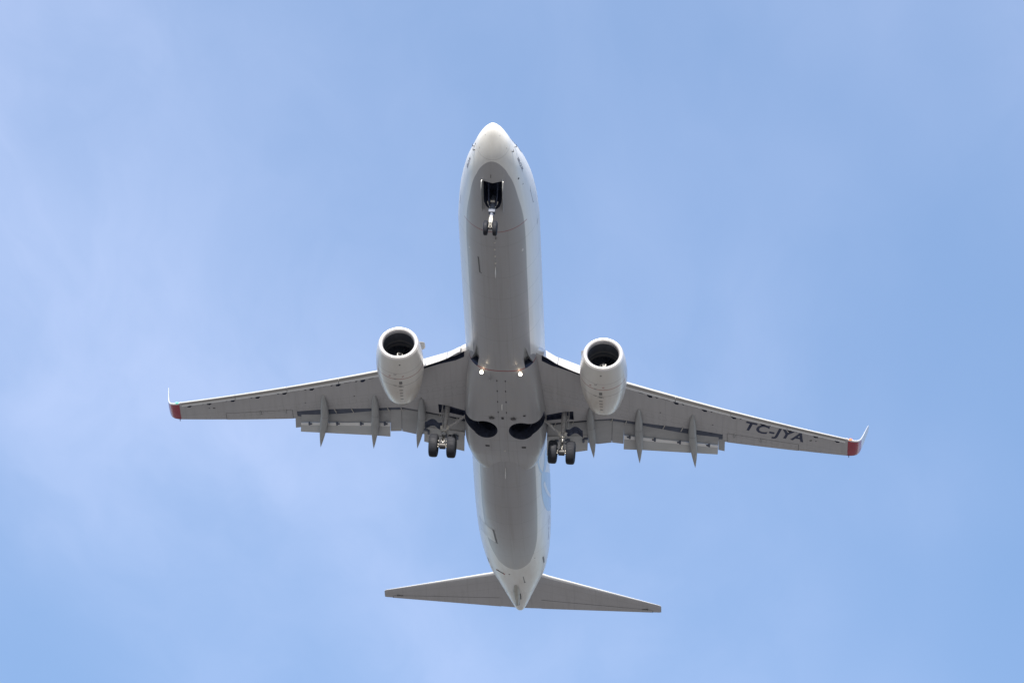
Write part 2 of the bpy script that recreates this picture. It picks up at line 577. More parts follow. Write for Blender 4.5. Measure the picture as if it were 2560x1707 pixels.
M_hub = mat('hub_metal', (0.40, 0.39, 0.37), rough=0.38, metal=0.6)
M_gwhite = mat('gear_white', (0.62, 0.60, 0.56), rough=0.4, noise=((12, 12, 12), 0.75, 1.0))
M_black = mat('black_mark', (0.025, 0.025, 0.03), rough=0.5)
M_shade = mat('grey_mark', (0.12, 0.12, 0.125), rough=0.5)
M_navy = mat('registration_blue', (0.025, 0.036, 0.085), rough=0.45)
M_red = mat('winglet_red', RED, rough=0.30, coat=0.4, noise=((3, 3, 1), 0.85, 1.05))
M_redmark = mat('red_mark', (0.35, 0.06, 0.06), rough=0.5)
M_tulip = mat('pale_blue_paint', (0.42, 0.56, 0.71), rough=0.32, coat=0.4)
M_door = mat('cargo_door_paint', (0.62, 0.62, 0.62), rough=0.36, coat=0.3, noise=((2, 2, 2), 0.92, 1.0))
M_slatlow = mat('slat_underside_shade', (0.40, 0.38, 0.36), rough=0.5, noise=((2, .6, 2), .8, 1.0))  # slat metal darkened: shade of the underside put into the colour
M_glass = mat('cockpit_glass', (.015, .018, .022), rough=0.06, spec=.6)
M_titan = mat('titanium', (0.33, 0.30, 0.27), rough=0.38, metal=0.8, noise=((2, 5, 5), 0.7, 1.0))
M_lens = mat('lamp_lens', (1.0, 0.95, 0.85), rough=0.2, emit=((1.0, 0.90, 0.74), 2.6))
M_navr = mat('red_lamp', (0.6, 0.05, 0.03), rough=0.2, emit=((1.0, 0.16, 0.05), 1.6))
M_navg = mat('green_lamp', (0.1, 0.6, 0.4), rough=0.2, emit=((0.2, 1.0, 0.6), 0.5))

# ------------------------------------------------------------------ ground (out of frame below, lights the belly)
gm = bpy.data.materials.new('dry_grass_and_soil')
gm.use_nodes = True
N = Net(gm)
g1 = N.noise((0.004, 0.004, 0.004), 8, 0.35, 0.65)
g2 = N.noise((0.05, 0.05, 0.05), 6, 0.35, 0.65)
col = N.mix(g1, (0.150, 0.139, 0.126), (0.235, 0.216, 0.200))
col = N.mix(N.m('MULTIPLY', g2, 0.4), col, (0.12, 0.12, 0.09))
N.out(col)
N.b.inputs['Roughness'].default_value = 0.95
bm = bmesh.new()
bmesh.ops.create_circle(bm, cap_ends=True, radius=25000, segments=96)
ground = obj('ground', bm, gm, smooth=0)
ground['kind'] = 'structure'
ground['label'] = 'open dry grassland under the approach path'

# ------------------------------------------------------------------ aircraft
BASE = Vector((21.2, 0.0, -3.78))       # between the main wheels, at their lowest point
plane = bpy.data.objects.new('airliner', None)
COL.objects.link(plane)
plane['label'] = 'white twin engined passenger jet seen from below with landing gear and flaps down'
plane['category'] = 'airplane'
plane.empty_display_size = 2
plane.matrix_world = BODY @ Matrix.Translation(BASE)


def part(name, bm, mats, parent=None, **kw):
    """a part modelled in body axes; keeps body coordinates as its object coordinates"""
    o = obj(name, bm, mats, None, **kw)
    seat(o, parent)
    return o


def islands(name, bm, mats, parent=None, **kw):
    """each loose piece of the mesh becomes a part of its own"""
    bm.verts.index_update()
    bm.faces.index_update()
    bm.verts.ensure_lookup_table()
    seen = set()
    groups = []
    for v in bm.verts:
        if v.index in seen:
            continue
        stack, g = [v], []
        seen.add(v.index)
        while stack:
            a = stack.pop()
            g.append(a)
            for e in a.link_edges:
                b = e.other_vert(a)
                if b.index not in seen:
                    seen.add(b.index)
                    stack.append(b)
        groups.append(g)
    for g in groups:
        nb = bmesh.new()
        mp_ = {v.index: nb.verts.new(v.co) for v in g}
        fs = {f for v in g for f in v.link_faces}
        for f in sorted(fs, key=lambda f: f.index):
            q = nb.faces.new([mp_[v.index] for v in f.verts])
            q.material_index = f.material_index
        part(name, nb, mats, parent, **kw)
    bm.free()


def seat(o, parent=None):
    o.parent = parent or plane
    if parent is None:
        o.matrix_parent_inverse = Matrix.Translation(-BASE)
    else:
        o.matrix_parent_inverse = Matrix.Identity(4)


# ---- fuselage
#        x     half   top    bottom  z of greatest width
FUS = [(0.00, 0.010, -0.63, -0.65, -0.64),
       (0.03, 0.100, -0.555, -0.73, -0.645),
       (0.10, 0.190, -0.48, -0.81, -0.65),
       (0.25, 0.325, -0.37, -0.93, -0.66),
       (0.50, 0.500, -0.20, -1.07, -0.68),
       (0.90, 0.705, 0.00, -1.26, -0.70),
       (1.40, 0.885, 0.25, -1.46, -0.69),
       (1.90, 1.055, 0.53, -1.62, -0.65),
       (2.50, 1.230, 0.92, -1.78, -0.56),
       (3.10, 1.360, 1.28, -1.89, -0.44),
       (4.00, 1.525, 1.63, -2.01, -0.25),
       (5.00, 1.680, 1.80, -2.08, -0.10),
       (6.20, 1.800, 1.88, -2.12, 0.0),
       (7.50, 1.870, 1.88, -2.13, 0.0),
       (27.5, 1.880, 1.88, -2.13, 0.0),
       (29.0, 1.875, 1.88, -2.03, 0.02),
       (30.5, 1.855, 1.88, -1.80, 0.06),
       (32.0, 1.821, 1.87, -1.48, 0.13),
       (33.5, 1.738, 1.84, -1.10, 0.24),
       (35.0, 1.605, 1.77, -0.70, 0.38),
       (36.5, 1.386, 1.66, -0.32, 0.52),
       (38.0, 0.990, 1.50, 0.02, 0.64),
       (39.2, 0.650, 1.32, 0.27, 0.70),
       (40.2, 0.338, 1.08, 0.46, 0.72),
       (40.55, 0.204, 0.96, 0.54, 0.72),
       (40.70, 0.040, 0.76, 0.68, 0.72)]
CROWN = [(0.0, 2.0), (0.1, 1.9), (0.5, 1.7), (0.9, 1.6), (1.4, 1.55), (1.9, 1.55), (2.5, 1.6), (3.1, 1.65), (4.0, 1.8), (5.0, 1.95), (6.2, 2.0), (41.0, 2.0)]


def fus_pt(x, a, off=0.0):
    """a: 0 at the keel, +90 deg at starboard"""
    w, zt, zb, zc = lerp_tab(FUS, x)
    s, c = sin(a), cos(a)
    hz = (zc - zb) if c > 0 else (zt - zc)
    if c > 0:
        p = Vector((x, w * s, zc - hz * c))
    else:                                   # the crown narrows towards the windscreen
        e = 2.0 / lerp_tab(CROWN, x)
        p = Vector((x, w * math.copysign(abs(s) ** e, s), zc + hz * abs(c) ** e))
    if off:
        n = Vector((0, s / max(w, .05), -c / max(hz, .05))).normalized()
        p += n * off
    return p


def fus_a(x, y):
    """keel angle at which the lower skin lies at lateral position y"""
    w = lerp_tab(FUS, x)[0]
    return math.asin(max(-1, min(1, y / w)))


SEG = 144
xs = [0.0, 0.008, 0.02, 0.045, 0.08, 0.13, 0.19, 0.26, 0.34, 0.43, 0.53, 0.65, 0.78, 0.92, 1.07, 1.23, 1.4, 1.58, 1.77, 1.97]
x = 2.2
while x < 27.6:
    xs.append(x)
    x += 0.27 if x < 8 else 0.6
while x < 40.2:
    xs.append(x)
    x += 0.3
xs += [40.2, 40.35, 40.47, 40.55, 40.61, 40.66, 40.69, 40.70]
bm = bmesh.new()
loft(bm, [[fus_pt(x, 2 * pi * k / SEG) for k in range(SEG)] for x in xs])
fuselage = part('fuselage', bm, M_fus)

# nose wheel bay: a recess in the belly, rounded at its rear
bm = bmesh.new()
bay = [(2.74, -0.435), (2.67, -0.38), (2.69, -0.2), (2.73, 0.0), (2.69, 0.2), (2.67, 0.38), (2.74, 0.435), (3.6, 0.435), (3.95, 0.39), (4.20, 0.31), (4.33, 0.17), (4.33, -0.17), (4.20, -0.31), (3.95, -0.39), (3.6, -0.435)]
prism(bm, bay, -2.6, -0.95)
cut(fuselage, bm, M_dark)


def scoop_cutter(s):
    """ram-air inlet: a triangular ramp that sinks towards its rear lip"""
    bm = bmesh.new()
    rr = []
    for x, a0, a1, dep in ((14.98, 35, 37.5, -0.01), (15.5, 34.5, 41.0, 0.07), (16.05, 34, 44.8, 0.13), (16.42, 33.5, 47.5, 0.19)):
        a0, a1 = s * radians(a0), s * radians(a1)
        rr.append([fus_pt(x, a0, 0.4), fus_pt(x, a1, 0.4), fus_pt(x, a1, -dep), fus_pt(x, a0, -dep)])
    loft(bm, rr)
    for f in bm.faces:
        if all(v.co.x > 16.4 for v in f.verts):
            f.material_index = 1
    return bm


for s in (1, -1):
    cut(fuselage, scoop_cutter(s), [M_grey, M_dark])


def fus_patch(bm, x0, x1, a0, a1, off=0.006, nx=2, na=2):
    rings = [[fus_pt(x0 + (x1 - x0) * i / nx, a0 + (a1 - a0) * j / na, off) for j in range(na + 1)] for i in range(nx + 1)]
    loft(bm, rings, cap=False, closed=False)


def fus_ribbon(bm, pts, width, off=0.006):
    """thin painted line through (x, keel angle) points; width in metres"""
    P = [fus_pt(x, a, off) for x, a in pts]
    rows = []
    for i, p in enumerate(P):
        t = (P[min(i + 1, len(P) - 1)] - P[max(i - 1, 0)]).normalized()
        n = (fus_pt(pts[i][0], pts[i][1], 0.5) - fus_pt(pts[i][0], pts[i][1])).normalized()
        w = t.cross(n).normalized() * width / 2
        rows.append([p - w, p + w])
    loft(bm, rows, cap=False, closed=False)


# ---- fuselage details
R_ = radians


def ribbon_part(name, pts, width, mt, off=0.006):
    bm = bmesh.new()
    fus_ribbon(bm, [(x, R_(a)) for x, a in pts], width, off)
    return part(name, bm, mt, fuselage, fix=False)


def disc_part(name, x, a, rx, ry, mt, off=0.008):
    bm = bmesh.new()
    w = max(lerp_tab(FUS, x)[0], .2)
    c = bm.verts.new(fus_pt(x, R_(a), off))
    ring = [bm.verts.new(fus_pt(x + rx * cos(2 * pi * k / 14), R_(a) + ry / w * sin(2 * pi * k / 14), off)) for k in range(14)]
    for k in range(14):
        bm.faces.new((c, ring[k], ring[(k + 1) % 14]))
    return part(name, bm, mt, fuselage, fix=False)


for x in (6.68, 7.18, 7.68, 8.19):           # pale drain fittings along the keel
    bm = bmesh.new()
    lathe(bm, [(-.035, .004), (-.03, .030), (0, .045), (.03, .048)], (x, 0, lerp_tab(FUS, x)[2]), axis='z', seg=14)
    part('drain_fitting', bm, M_gwhite, fuselage)
for x0, L, h, y in ((8.45, .42, .26, 0.0), (24.25, .50, .24, 0.02), (6.22, .12, .10, -0.08)):
    bm = bmesh.new()
    z0 = lerp_tab(FUS, x0)[2] + .02
    loft(bm, [[Vector((x0 + a * L, y + t, z0 - b * h)) for a, b in ((0, 0), (.55, 1), (1.25, 1.0), (1.05, 0))] for t in (-.012, .012)])
    part('blade_antenna', bm, M_white if L > .2 else M_black, fuselage)
# forward hold door: the sill gap and the foot of its edge
ribbon_part('hold_door_gap', [(8.02, 25.6), (8.5, 25.0), (9.0, 24.4), (9.18, 24.2)], .075, M_shade)
ribbon_part('hold_door_gap', [(9.15, 21.0), (9.15, 24.6)], .06, M_shade)
ribbon_part('hold_door_gap', [(8.02, 25.6), (8.02, 60)], .018, M_shade)
ribbon_part('hold_door_gap', [(9.17, 24.2), (9.17, 60)], .018, M_shade)
# aft hold door, painted lighter than the belly round it
bm = bmesh.new()
rows = []
for k in range(9):
    a = 27.0 + (60 - 27.0) * k / 8
    x0 = 30.36 - .20 * k / 8
    rows.append([fus_pt(x0 + (1.36) * q / 8, R_(a - 2.6 * q / 8 * (1 - k / 8)), .007) for q in range(9)])
loft(bm, rows, cap=False, closed=False)
door = part('hold_door', bm, M_door, fuselage, fix=False)
door['label'] = 'light grey aft hold door in the darker belly'
for pts, w in (([(30.34, 27.2), (30.8, 26.2), (31.3, 25.2), (31.74, 24.3)], .085), ([(31.74, 22.0), (31.74, 26.0)], .07), ([(30.34, 25.6), (30.34, 29.5)], .05),
               ([(30.34, 27.2), (30.16, 60)], .018), ([(31.74, 24.3), (31.56, 60)], .02)):
    bm = bmesh.new()
    fus_ribbon(bm, [(x, R_(a)) for x, a in pts], w, .012)
    part('hold_door_gap', bm, M_shade, door, fix=False)
# entry door edge, port side, and other thin outlines
ribbon_part('entry_door_gap', [(4.50, -92), (4.50, -78), (4.58, -75.6), (5.45, -74.2), (5.53, -76), (5.50, -92)], .025, M_shade)
ribbon_part('door_mark', [(6.94, -80), (7.18, -76.5)], .03, M_shade)
ribbon_part('service_door_gap', [(4.95, 90), (4.98, 75), (5.1, 72.5), (5.75, 72)], .025, M_shade)
# probes and ports on the nose
for x, a in ((1.34, 77), (1.42, 66), (1.56, -96), (1.46, -70)):
    bm = bmesh.new()
    p, q = fus_pt(x, R_(a)), fus_pt(x, R_(a), .09)
    tube(bm, [p, q, q + Vector((-.17, 0, 0))], [.022, .018, .008], 8)
    part('pitot_probe', bm, M_black, fuselage)
disc_part('static_port', 3.03, -56.7, .05, .05, M_black)
disc_part('static_port', 1.20, 78, .04, .04, M_black)
ribbon_part('door_mark', [(3.61, -61.5), (3.61, -64.5)], .04, M_black)
ribbon_part('jacking_mark', [(2.26, 3.0), (2.44, 3.0)], .035, M_shade)
disc_part('inspection_light', 7.73, -40.5, .10, .055, M_door)
disc_part('inspection_light', 7.75, 41.0, .08, .045, M_door)
for pts in ([(.40, 44.5), (1.12, 47.8)], [(.42, -46.0), (1.14, -54.3)]):
    ribbon_part('lightning_strip', pts, .014, M_shade)
for s in (1, -1):                            # cockpit glazing
    for x0, x1, a0, a1 in ((1.82, 2.32, 152, 176), (2.05, 2.62, 126, 148), (2.70, 3.12, 120, 138)):
        bm = bmesh.new()
        fus_patch(bm, x0, x1, s * R_(a0), s * R_(a1), .010, 5, 5)
        part('cockpit_window', bm, M_glass, fuselage, fix=False)
# tail: outflow window in a red frame, ports, trim marks
ribbon_part('outflow_frame', [(35.70, 40.5), (35.93, 21.5)], .17, M_redmark, .006)
ribbon_part('outflow_valve', [(35.72, 38.5), (35.90, 25)], .10, M_black, .012)
disc_part('static_port', 35.84, 12.3, .055, .05, M_black)
disc_part('static_port', 33.84, -37.7, .04, .03, M_shade)
disc_part('static_port', 38.54, 44.7, .06, .03, M_shade)
disc_part('static_port', 35.81, 54.4, .05, .03, M_shade)
ribbon_part('drain_slot', [(36.05, -14.5), (36.85, -18.0)], .035, M_shade)
disc_part('static_port', 36.88, -18.2, .05, .05, M_shade)
ribbon_part('trim_slot', [(34.3, -57.5), (34.75, -60.5), (35.2, -64)], .09, M_shade)
ribbon_part('trim_slot', [(34.9, 62), (35.4, 61)], .08, M_shade)
ribbon_part('tail_joint', [(38.3, a) for a in range(-70, 75, 10)], .02, M_door)
# tail skid under the cone, with its slot
bm = bmesh.new()
rows = []
for x, w, h in ((37.1, .01, .01), (37.4, .10, .08), (37.8, .16, .15), (38.3, .165, .19), (38.7, .13, .22), (39.2, .105, .25), (39.45, .10, .26)):
    z0 = fus_pt(x, 0).z + .06
    rows.append([Vector((x, .06 + w * cos(2 * pi * k / 16), z0 - h * (.5 - .5 * sin(2 * pi * k / 16)) - (.06 if h > .05 else 0))) for k in range(16)])
loft(bm, rows)
skid = part('tail_skid', bm, mat('skid_paint', (.50, .50, .46), rough=.5, noise=((3, 6, 6), .8, 1.0)), fuselage)
bm = bmesh.new()
tube(bm, [(39.36, .06, fus_pt(39.36, 0).z - .12), (39.47, .06, fus_pt(39.47, 0).z - .12)], .115, 16, cap=False)
o = obj('skid_shoe', bm, M_shade)
o.parent = skid
ribbon_part('skid_slot', [(38.35, -7), (38.7, -9), (39.1, -9)], .07, M_shade)
ribbon_part('skid_slot_edge', [(37.95, -13), (38.4, -17), (38.9, -22), (39.2, -19)], .03, M_mark)


def emblem_region(bm, rows, off=.006):
    """rows (x, lower angle, upper angle)"""
    R = []
    for i in range(len(rows) - 1):
        (x0, l0, u0), (x1, l1, u1) = rows[i], rows[i + 1]
        for q in range(6):
            t = q / 6
            R.append((x0 + (x1 - x0) * t, l0 + (l1 - l0) * t, u0 + (u1 - u0) * t))
    R.append(rows[-1])
    loft(bm, [[fus_pt(x, R_(l + (u - l) * k / 8), off) for k in range(9)] for x, l, u in R], cap=False, closed=False)


# pale blue flower painted over the port side, behind the wing
bm = bmesh.new()
emblem_region(bm, [(25.95, -59.5, -61), (26.15, -57.8, -65), (26.45, -57.2, -71), (26.85, -56.8, -79), (27.3, -57.0, -86), (27.9, -58, -98), (28.45, -59.6, -110), (29.1, -63, -115), (29.7, -68.4, -115), (30.2, -76.6, -110), (30.5, -85, -100)])
emblem_region(bm, [(24.7, -70, -95), (25.2, -68, -92), (25.6, -66, -84), (25.95, -63, -74), (26.2, -63.5, -69)])
part('flower_emblem', bm, M_tulip, fuselage, fix=False)
ribbon_part('flower_stroke', [(24.5, -52.5), (24.9, -52.6), (25.3, -54), (25.65, -56.5), (26.0, -60)], .10, M_tulip)
ribbon_part('flower_highlight', [(27.0, -64.3), (27.4, -66), (28.0, -70.4), (28.5, -75.5), (29.0, -82), (29.5, -90)], .16, M_white, .011)
# stencilled name by the nose, both sides
for s, (xa, aa), (xb, ab) in ((-1, (2.04, -75.6), (2.95, -72.1)), (1, (2.80, 67.7), (2.02, 68.2))):
    cu = bpy.data.curves.new('name_lettering', 'FONT')
    cu.body = 'SELÇUK'
    cu.size = 1.0
    cu.offset = .01
    cu.resolution_u = 3
    to = bpy.data.objects.new('name_lettering', cu)
    COL.objects.link(to)
    bpy.context.view_layer.update()
    me = bpy.data.meshes.new_from_object(to.evaluated_get(bpy.context.evaluated_depsgraph_get()))
    bpy.data.objects.remove(to)
    bm = bmesh.new()
    bm.from_mesh(me)
    bpy.data.meshes.remove(me)
    x1 = max(v.co.x for v in bm.verts)
    h1 = max(v.co.y for v in bm.verts)
    for v in bm.verts:
        u, w = v.co.x / x1, v.co.y / h1
        v.co = fus_pt(xa + (xb - xa) * u, R_(aa + (ab - aa) * u + (-7.0 if s < 0 else 7.0) * w), .007)
    part('name_lettering', bm, M_navy, fuselage, fix=False, smooth=0)
# thin line of illegible small print towards the tail, port side
for k in range(22):
    x = 30.6 + k * .105
    a = -76.0 + 4.4 * k / 22
    if k in (8, 9, 13):
        continue
    ribbon_part('small_print', [(x, a - .9), (x + .065, a - .7)], .045, M_navy)

# ---- wing to body fairing
#         x     half   bottom  power
FAIR = [(14.9, 1.28, -1.70, 2.2), (15.6, 1.50, -1.92, 2.3), (16.35, 1.62, -2.14, 2.5), (16.45, 1.64, -2.17, 2.6), (17.2, 1.72, -2.30, 3.1), (18.5, 1.82, -2.38, 3.8), (20.0, 1.91, -2.42, 4.2),
        (21.3, 1.96, -2.42, 4.4), (22.2, 1.96, -2.38, 4.6), (22.9, 1.90, -2.30, 4.8), (23.5, 1.78, -2.18, 5.0), (24.0, 1.64, -2.06, 5.6), (24.4, 1.49, -1.97, 6.0), (24.75, 1.28, -1.88, 6.0), (25.1, 0.7, -1.6, 3.5)]
FZ0 = -0.75


def fair_pt(x, a, off=0.0):
    """a: 0 at the keel, +-90 deg at the sides"""
    w, zb, n = lerp_tab(FAIR, x)
    e = 2.0 / n
    s, c = sin(a), cos(a)
    y = (w + off) * math.copysign(abs(s) ** e, s)
    if c >= 0:
        z = FZ0 - (FZ0 - zb + off) * abs(c) ** e
    else:
        z = FZ0 + 0.5 * abs(c) ** e
    return Vector((x, y, z))


bm = bmesh.new()
fx = [14.9 + 0.16 * i for i in range(64)]
fx = [x for x in fx if x < 25.1] + [25.1]
loft(bm, [[fair_pt(x, 2 * pi * k / 120) for k in range(120)] for x in fx])
fairing = part('belly_fairing', bm, M_fair, smooth=30)
for s in (1, -1):
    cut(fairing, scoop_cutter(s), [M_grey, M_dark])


def well_cutters(s):
    """round main wheel well and the slot the leg swings through"""
    bm = bmesh.new()
    prism(bm, [(20.80 + 0.67 * cos(2 * pi * k / 48), s * (0.87 + 0.60 * sin(2 * pi * k / 48))) for k in range(48)], -3.0, -1.50)
    yield bm
    bm = bmesh.new()
    prism(bm, [(20.16, s * 0.9), (20.27, s * 1.42), (20.20, s * 2.3), (20.80, s * 2.3), (20.86, s * 1.75), (21.25, s * 1.18)], -3.0, -1.53)
    yield bm


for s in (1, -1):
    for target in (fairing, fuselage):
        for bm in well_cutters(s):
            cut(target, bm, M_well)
    bm = bmesh.new()
    prism(bm, [(19.80 + 0.135 * cos(2 * pi * k / 24), s * (0.52 + 0.125 * sin(2 * pi * k / 24))) for k in range(24)], -3.0, -2.2)
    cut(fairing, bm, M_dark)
    bm = bmesh.new()                     # round exhaust lips
    lathe(bm, [(-2.44, 0.150), (-2.45, 0.140), (-2.40, 0.128), (-2.25, 0.126), (-2.25, 0.150)], (19.80, s * 0.52, 0.0), axis='z', seg=28)
    part('exhaust_lip', bm, M_gear, fairing)

for s in (1, -1):                        # what shows dimly inside the wells
    bm = bmesh.new()
    tube(bm, [(20.25, s * 1.2, -1.72), (20.45, s * 0.7, -1.68), (20.9, s * 0.42, -1.66), (21.3, s * 0.5, -1.66)], .035, 8)
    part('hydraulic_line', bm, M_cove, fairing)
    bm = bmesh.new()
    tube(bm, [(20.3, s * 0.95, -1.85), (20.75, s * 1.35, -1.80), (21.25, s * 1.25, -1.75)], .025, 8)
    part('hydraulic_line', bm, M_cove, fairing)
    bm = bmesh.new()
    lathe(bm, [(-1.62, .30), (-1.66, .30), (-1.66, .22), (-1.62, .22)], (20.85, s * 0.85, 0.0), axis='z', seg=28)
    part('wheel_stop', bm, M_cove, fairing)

# underside details of the fairing: fasteners, drains, vents
bm = bmesh.new()
for x in (17.02, 17.75, 18.55, 19.35):
    for y in (-0.20, 0.20):
        box(bm, (x, y, fair_pt(x, 0).z - 0.004), (0.10, 0.045, 0.012))
box(bm, (19.80, 0.0, -2.425), (0.16, 0.11, 0.015))
for y in (-0.95, 0.80):
    box(bm, (22.15, y, fair_pt(22.15, 0).z + 0.005), (0.10, 0.20, 0.03))
box(bm, (19.55, -1.05, -2.41), (0.06, 0.12, 0.02))
islands('drain_vent', bm, M_black, fairing)
bm = bmesh.new()
tube(bm, [(18.72, 0.0, -2.36), (18.95, 0.0, -2.50), (19.05, 0.0, -2.50)], [0.03, 0.022, 0.015], 8)
part('drain_mast', bm, M_white, fairing)
bm = bmesh.new()
box(bm, (16.75, 0.53, -2.33), (0.50, 0.025, 0.16), 0.008)
part('blade_antenna', bm, M_gear, fairing)
bm = bmesh.new()
lathe(bm, [(-0.07, 0.005), (-0.06, 0.04), (-0.03, 0.06), (0.05, 0.065)], (22.55, -0.02, -2.30), axis='z', seg=16)
part('beacon', bm, M_gwhite, fairing)

for s in (1, -1):                        # retractable landing lights, lit
    c = Vector((16.52, s * 0.92, -2.19))
    aim = Vector((-0.80, -0.05, -0.60)).normalized()
    rot = aim.to_track_quat('Z', 'Y').to_matrix()
    bm = bmesh.new()
    lathe(bm, [(-0.16, 0.05), (-0.14, 0.09), (-0.02, 0.110), (0.012, 0.110), (0.010, 0.096)], (0, 0, 0), axis='z', seg=28)
    bmesh.ops.transform(bm, matrix=Matrix.Translation(c) @ rot.to_4x4(), verts=bm.verts)
    lamp = part('landing_light', bm, M_gear, fairing)
    bm = bmesh.new()
    lathe(bm, [(0.0, 0.088), (0.018, 0.074), (0.026, 0.046), (0.028, 0.002)], (0, 0, 0), axis='z', seg=28, cap=True)
    for f in bm.faces:
        f.material_index = 0
    bmesh.ops.transform(bm, matrix=Matrix.Translation(c) @ rot.to_4x4(), verts=bm.verts)
    lens = obj('lens', bm, M_lens)
    lens.parent = lamp
    ld = bpy.data.lights.new('landing_lamp', 'POINT')
    ld.energy = 0.35
    ld.color = (1.0, 0.80, 0.52)
    ld.shadow_soft_size = 0.03
    lo = bpy.data.objects.new('landing_lamp', ld)
    COL.objects.link(lo)
    lo.parent = lamp
    lo.location = Vector((16.40, s * 0.90, -2.14))

# ---- wings
LE = [(1.0, 15.50), (1.87, 16.25), (2.5, 16.87), (3.14, 17.32), (3.86, 17.80), (5.0, 18.42), (6.17, 19.05), (16.42, 24.72)]
TE = [(1.0, 22.85), (1.9, 22.75), (5.1, 22.20), (10.46, 24.02), (16.42, 26.08)]
COVE = [(1.0, 21.90), (1.95, 21.84), (2.8, 21.74), (3.92, 21.62), (5.16, 21.55), (6.6, 22.03), (8.72, 22.66), (10.4, 23.36)]
LOW = [(0, .42), (.006, .30), (.015, .22), (.03, .155), (.06, .09), (.12, .04), (.22, .01), (.35, 0), (.5, .02), (.65, .055), (.8, .12), (.92, .20), (1, .27)]
UPP = [(0, .42), (.006, .535), (.015, .61), (.03, .68), (.06, .77), (.12, .87), (.22, .965), (.35, 1.0), (.5, .91), (.65, .73), (.8, .50), (.92, .32), (1, .30)]


def lin(tab, v):
    for (a, p), (b, q) in zip(tab, tab[1:]):
        if v <= b:
            return p + (q - p) * (v - a) / (b - a)
    (a, p), (b, q) = tab[-2:]
    return p + (q - p) * (v - a) / (b - a)


def zlow(y):
    y = abs(y)
    return -1.25 + .105 * (y - 1.9) + .75 * (max(y - 1.9, 0) / 15) ** 2


def thick(y):
    c = lin(TE, y) - lin(LE, y)
    return c * (0.135 - 0.03 * min(1, (y - 1) / 9))


def z_lower(x, y):
    y = abs(y)
    u = (x - lin(LE, y)) / (lin(TE, y) - lin(LE, y))
    return zlow(y) + thick(y) * lerp_tab(LOW, min(max(u, 0), 1))


def z_upper(x, y):
    y = abs(y)
    u = (x - lin(LE, y)) / (lin(TE, y) - lin(LE, y))
    return zlow(y) + thick(y) * lerp_tab(UPP, min(max(u, 0), 1))


UU = [0, .003, .008, .016, .03, .05, .08, .12, .18, .26, .36, .48, .6, .72, .84, .93, 1.0]


def full_ring(y, s):
    l, t = lin(LE, y), lin(TE, y)
    up = [(l + u * (t - l)) for u in UU]
    return [Vector((x, s * y, z_upper(x, y))) for x in up] + [Vector((x, s * y, z_lower(x, y))) for x in reversed(up[1:])]


def cove_ring(y, s):
    l, t, cv = lin(LE, y), lin(TE, y), lin(COVE, y)
    sp = cv + (t - cv) * 0.97              # trailing edge of the spoiler panel
    ux = [l + (sp - l) * (k / 16) ** 1.8 for k in range(17)]
    lx = [l + (cv - l) * (k / 14) ** 1.8 for k in range(1, 15)]
    r = [Vector((x, s * y, z_upper(x, y))) for x in ux]
    r.append(Vector((sp, s * y, z_upper(sp, y) - 0.03)))
    for f in (0.66, 0.33, 0.0):
        x = cv + (sp - cv) * f
        r.append(Vector((x, s * y, max(z_upper(x, y) - 0.05, z_lower(x, y) + 0.02))))
    r += [Vector((x, s * y, z_lower(x, y))) for x in reversed(lx)]
    return r


def flap_panel(bm, st, s, th=0.13, mats=(0, 0), nose=None):
    """st rows (y, x_le, z_le, x_te, z_te); rounded nose, flat underside, thin trailing edge"""
    rings = []
    for y, xl, zl, xt, zt in st:
        a, b = Vector((xl, s * y, zl)), Vector((xt, s * y, zt))
        t = b - a
        L = t.length
        t.normalize()
        n = Vector((-t.z, 0, t.x))          # upward normal
        h = min(th, 0.4 * L)
        pr = [(1, .012), (.75, .30), (.5, .62), (.25, .92), (.10, .88), (.03, .62), (0, .30), (.02, .08), (.07, 0), (.25, 0), (.26, 0), (.5, 0), (.75, 0), (1, 0)]
        rings.append([a + t * (u * L) + n * (v * h if v > .02 else v) for u, v in pr])
    loft(bm, rings, mat=lambda i, j: mats[1] if 5 <= j <= 8 else mats[0])


def slat_ring(y, s, dx=-0.10, dz=-0.07):
    c = lin(TE, y) - lin(LE, y)
    k = 0.55 + 0.45 * min(1, c / 3.6)
    x0, z0 = lin(LE, y) + dx * k, zlow(y) + thick(y) * .42 + dz * k
    out = [(.60, .170), (.38, .145), (.20, .110), (.10, .078), (.045, .050), (.012, .022), (0, -.005), (.008, -.026), (.03, -.044), (.07, -.056), (.14, -.064), (.24, -.070), (.32, -.082), (.38, -.102)]
    inn = [(.385, -.088), (.32, -.064), (.24, -.050), (.17, -.035), (.15, .0), (.18, .05), (.30, .105), (.45, .142), (.60, .160)]
    return [Vector((x0 + a * k, s * y, z0 + b * k)) for a, b in out + inn]


FAIRINGS = [(8.94, 21.45, 23.0, 24.46, 9.14), (6.38, 20.74, 22.25, 23.83, 6.47), (4.08, 20.42, 21.85, 23.20, 4.28)]

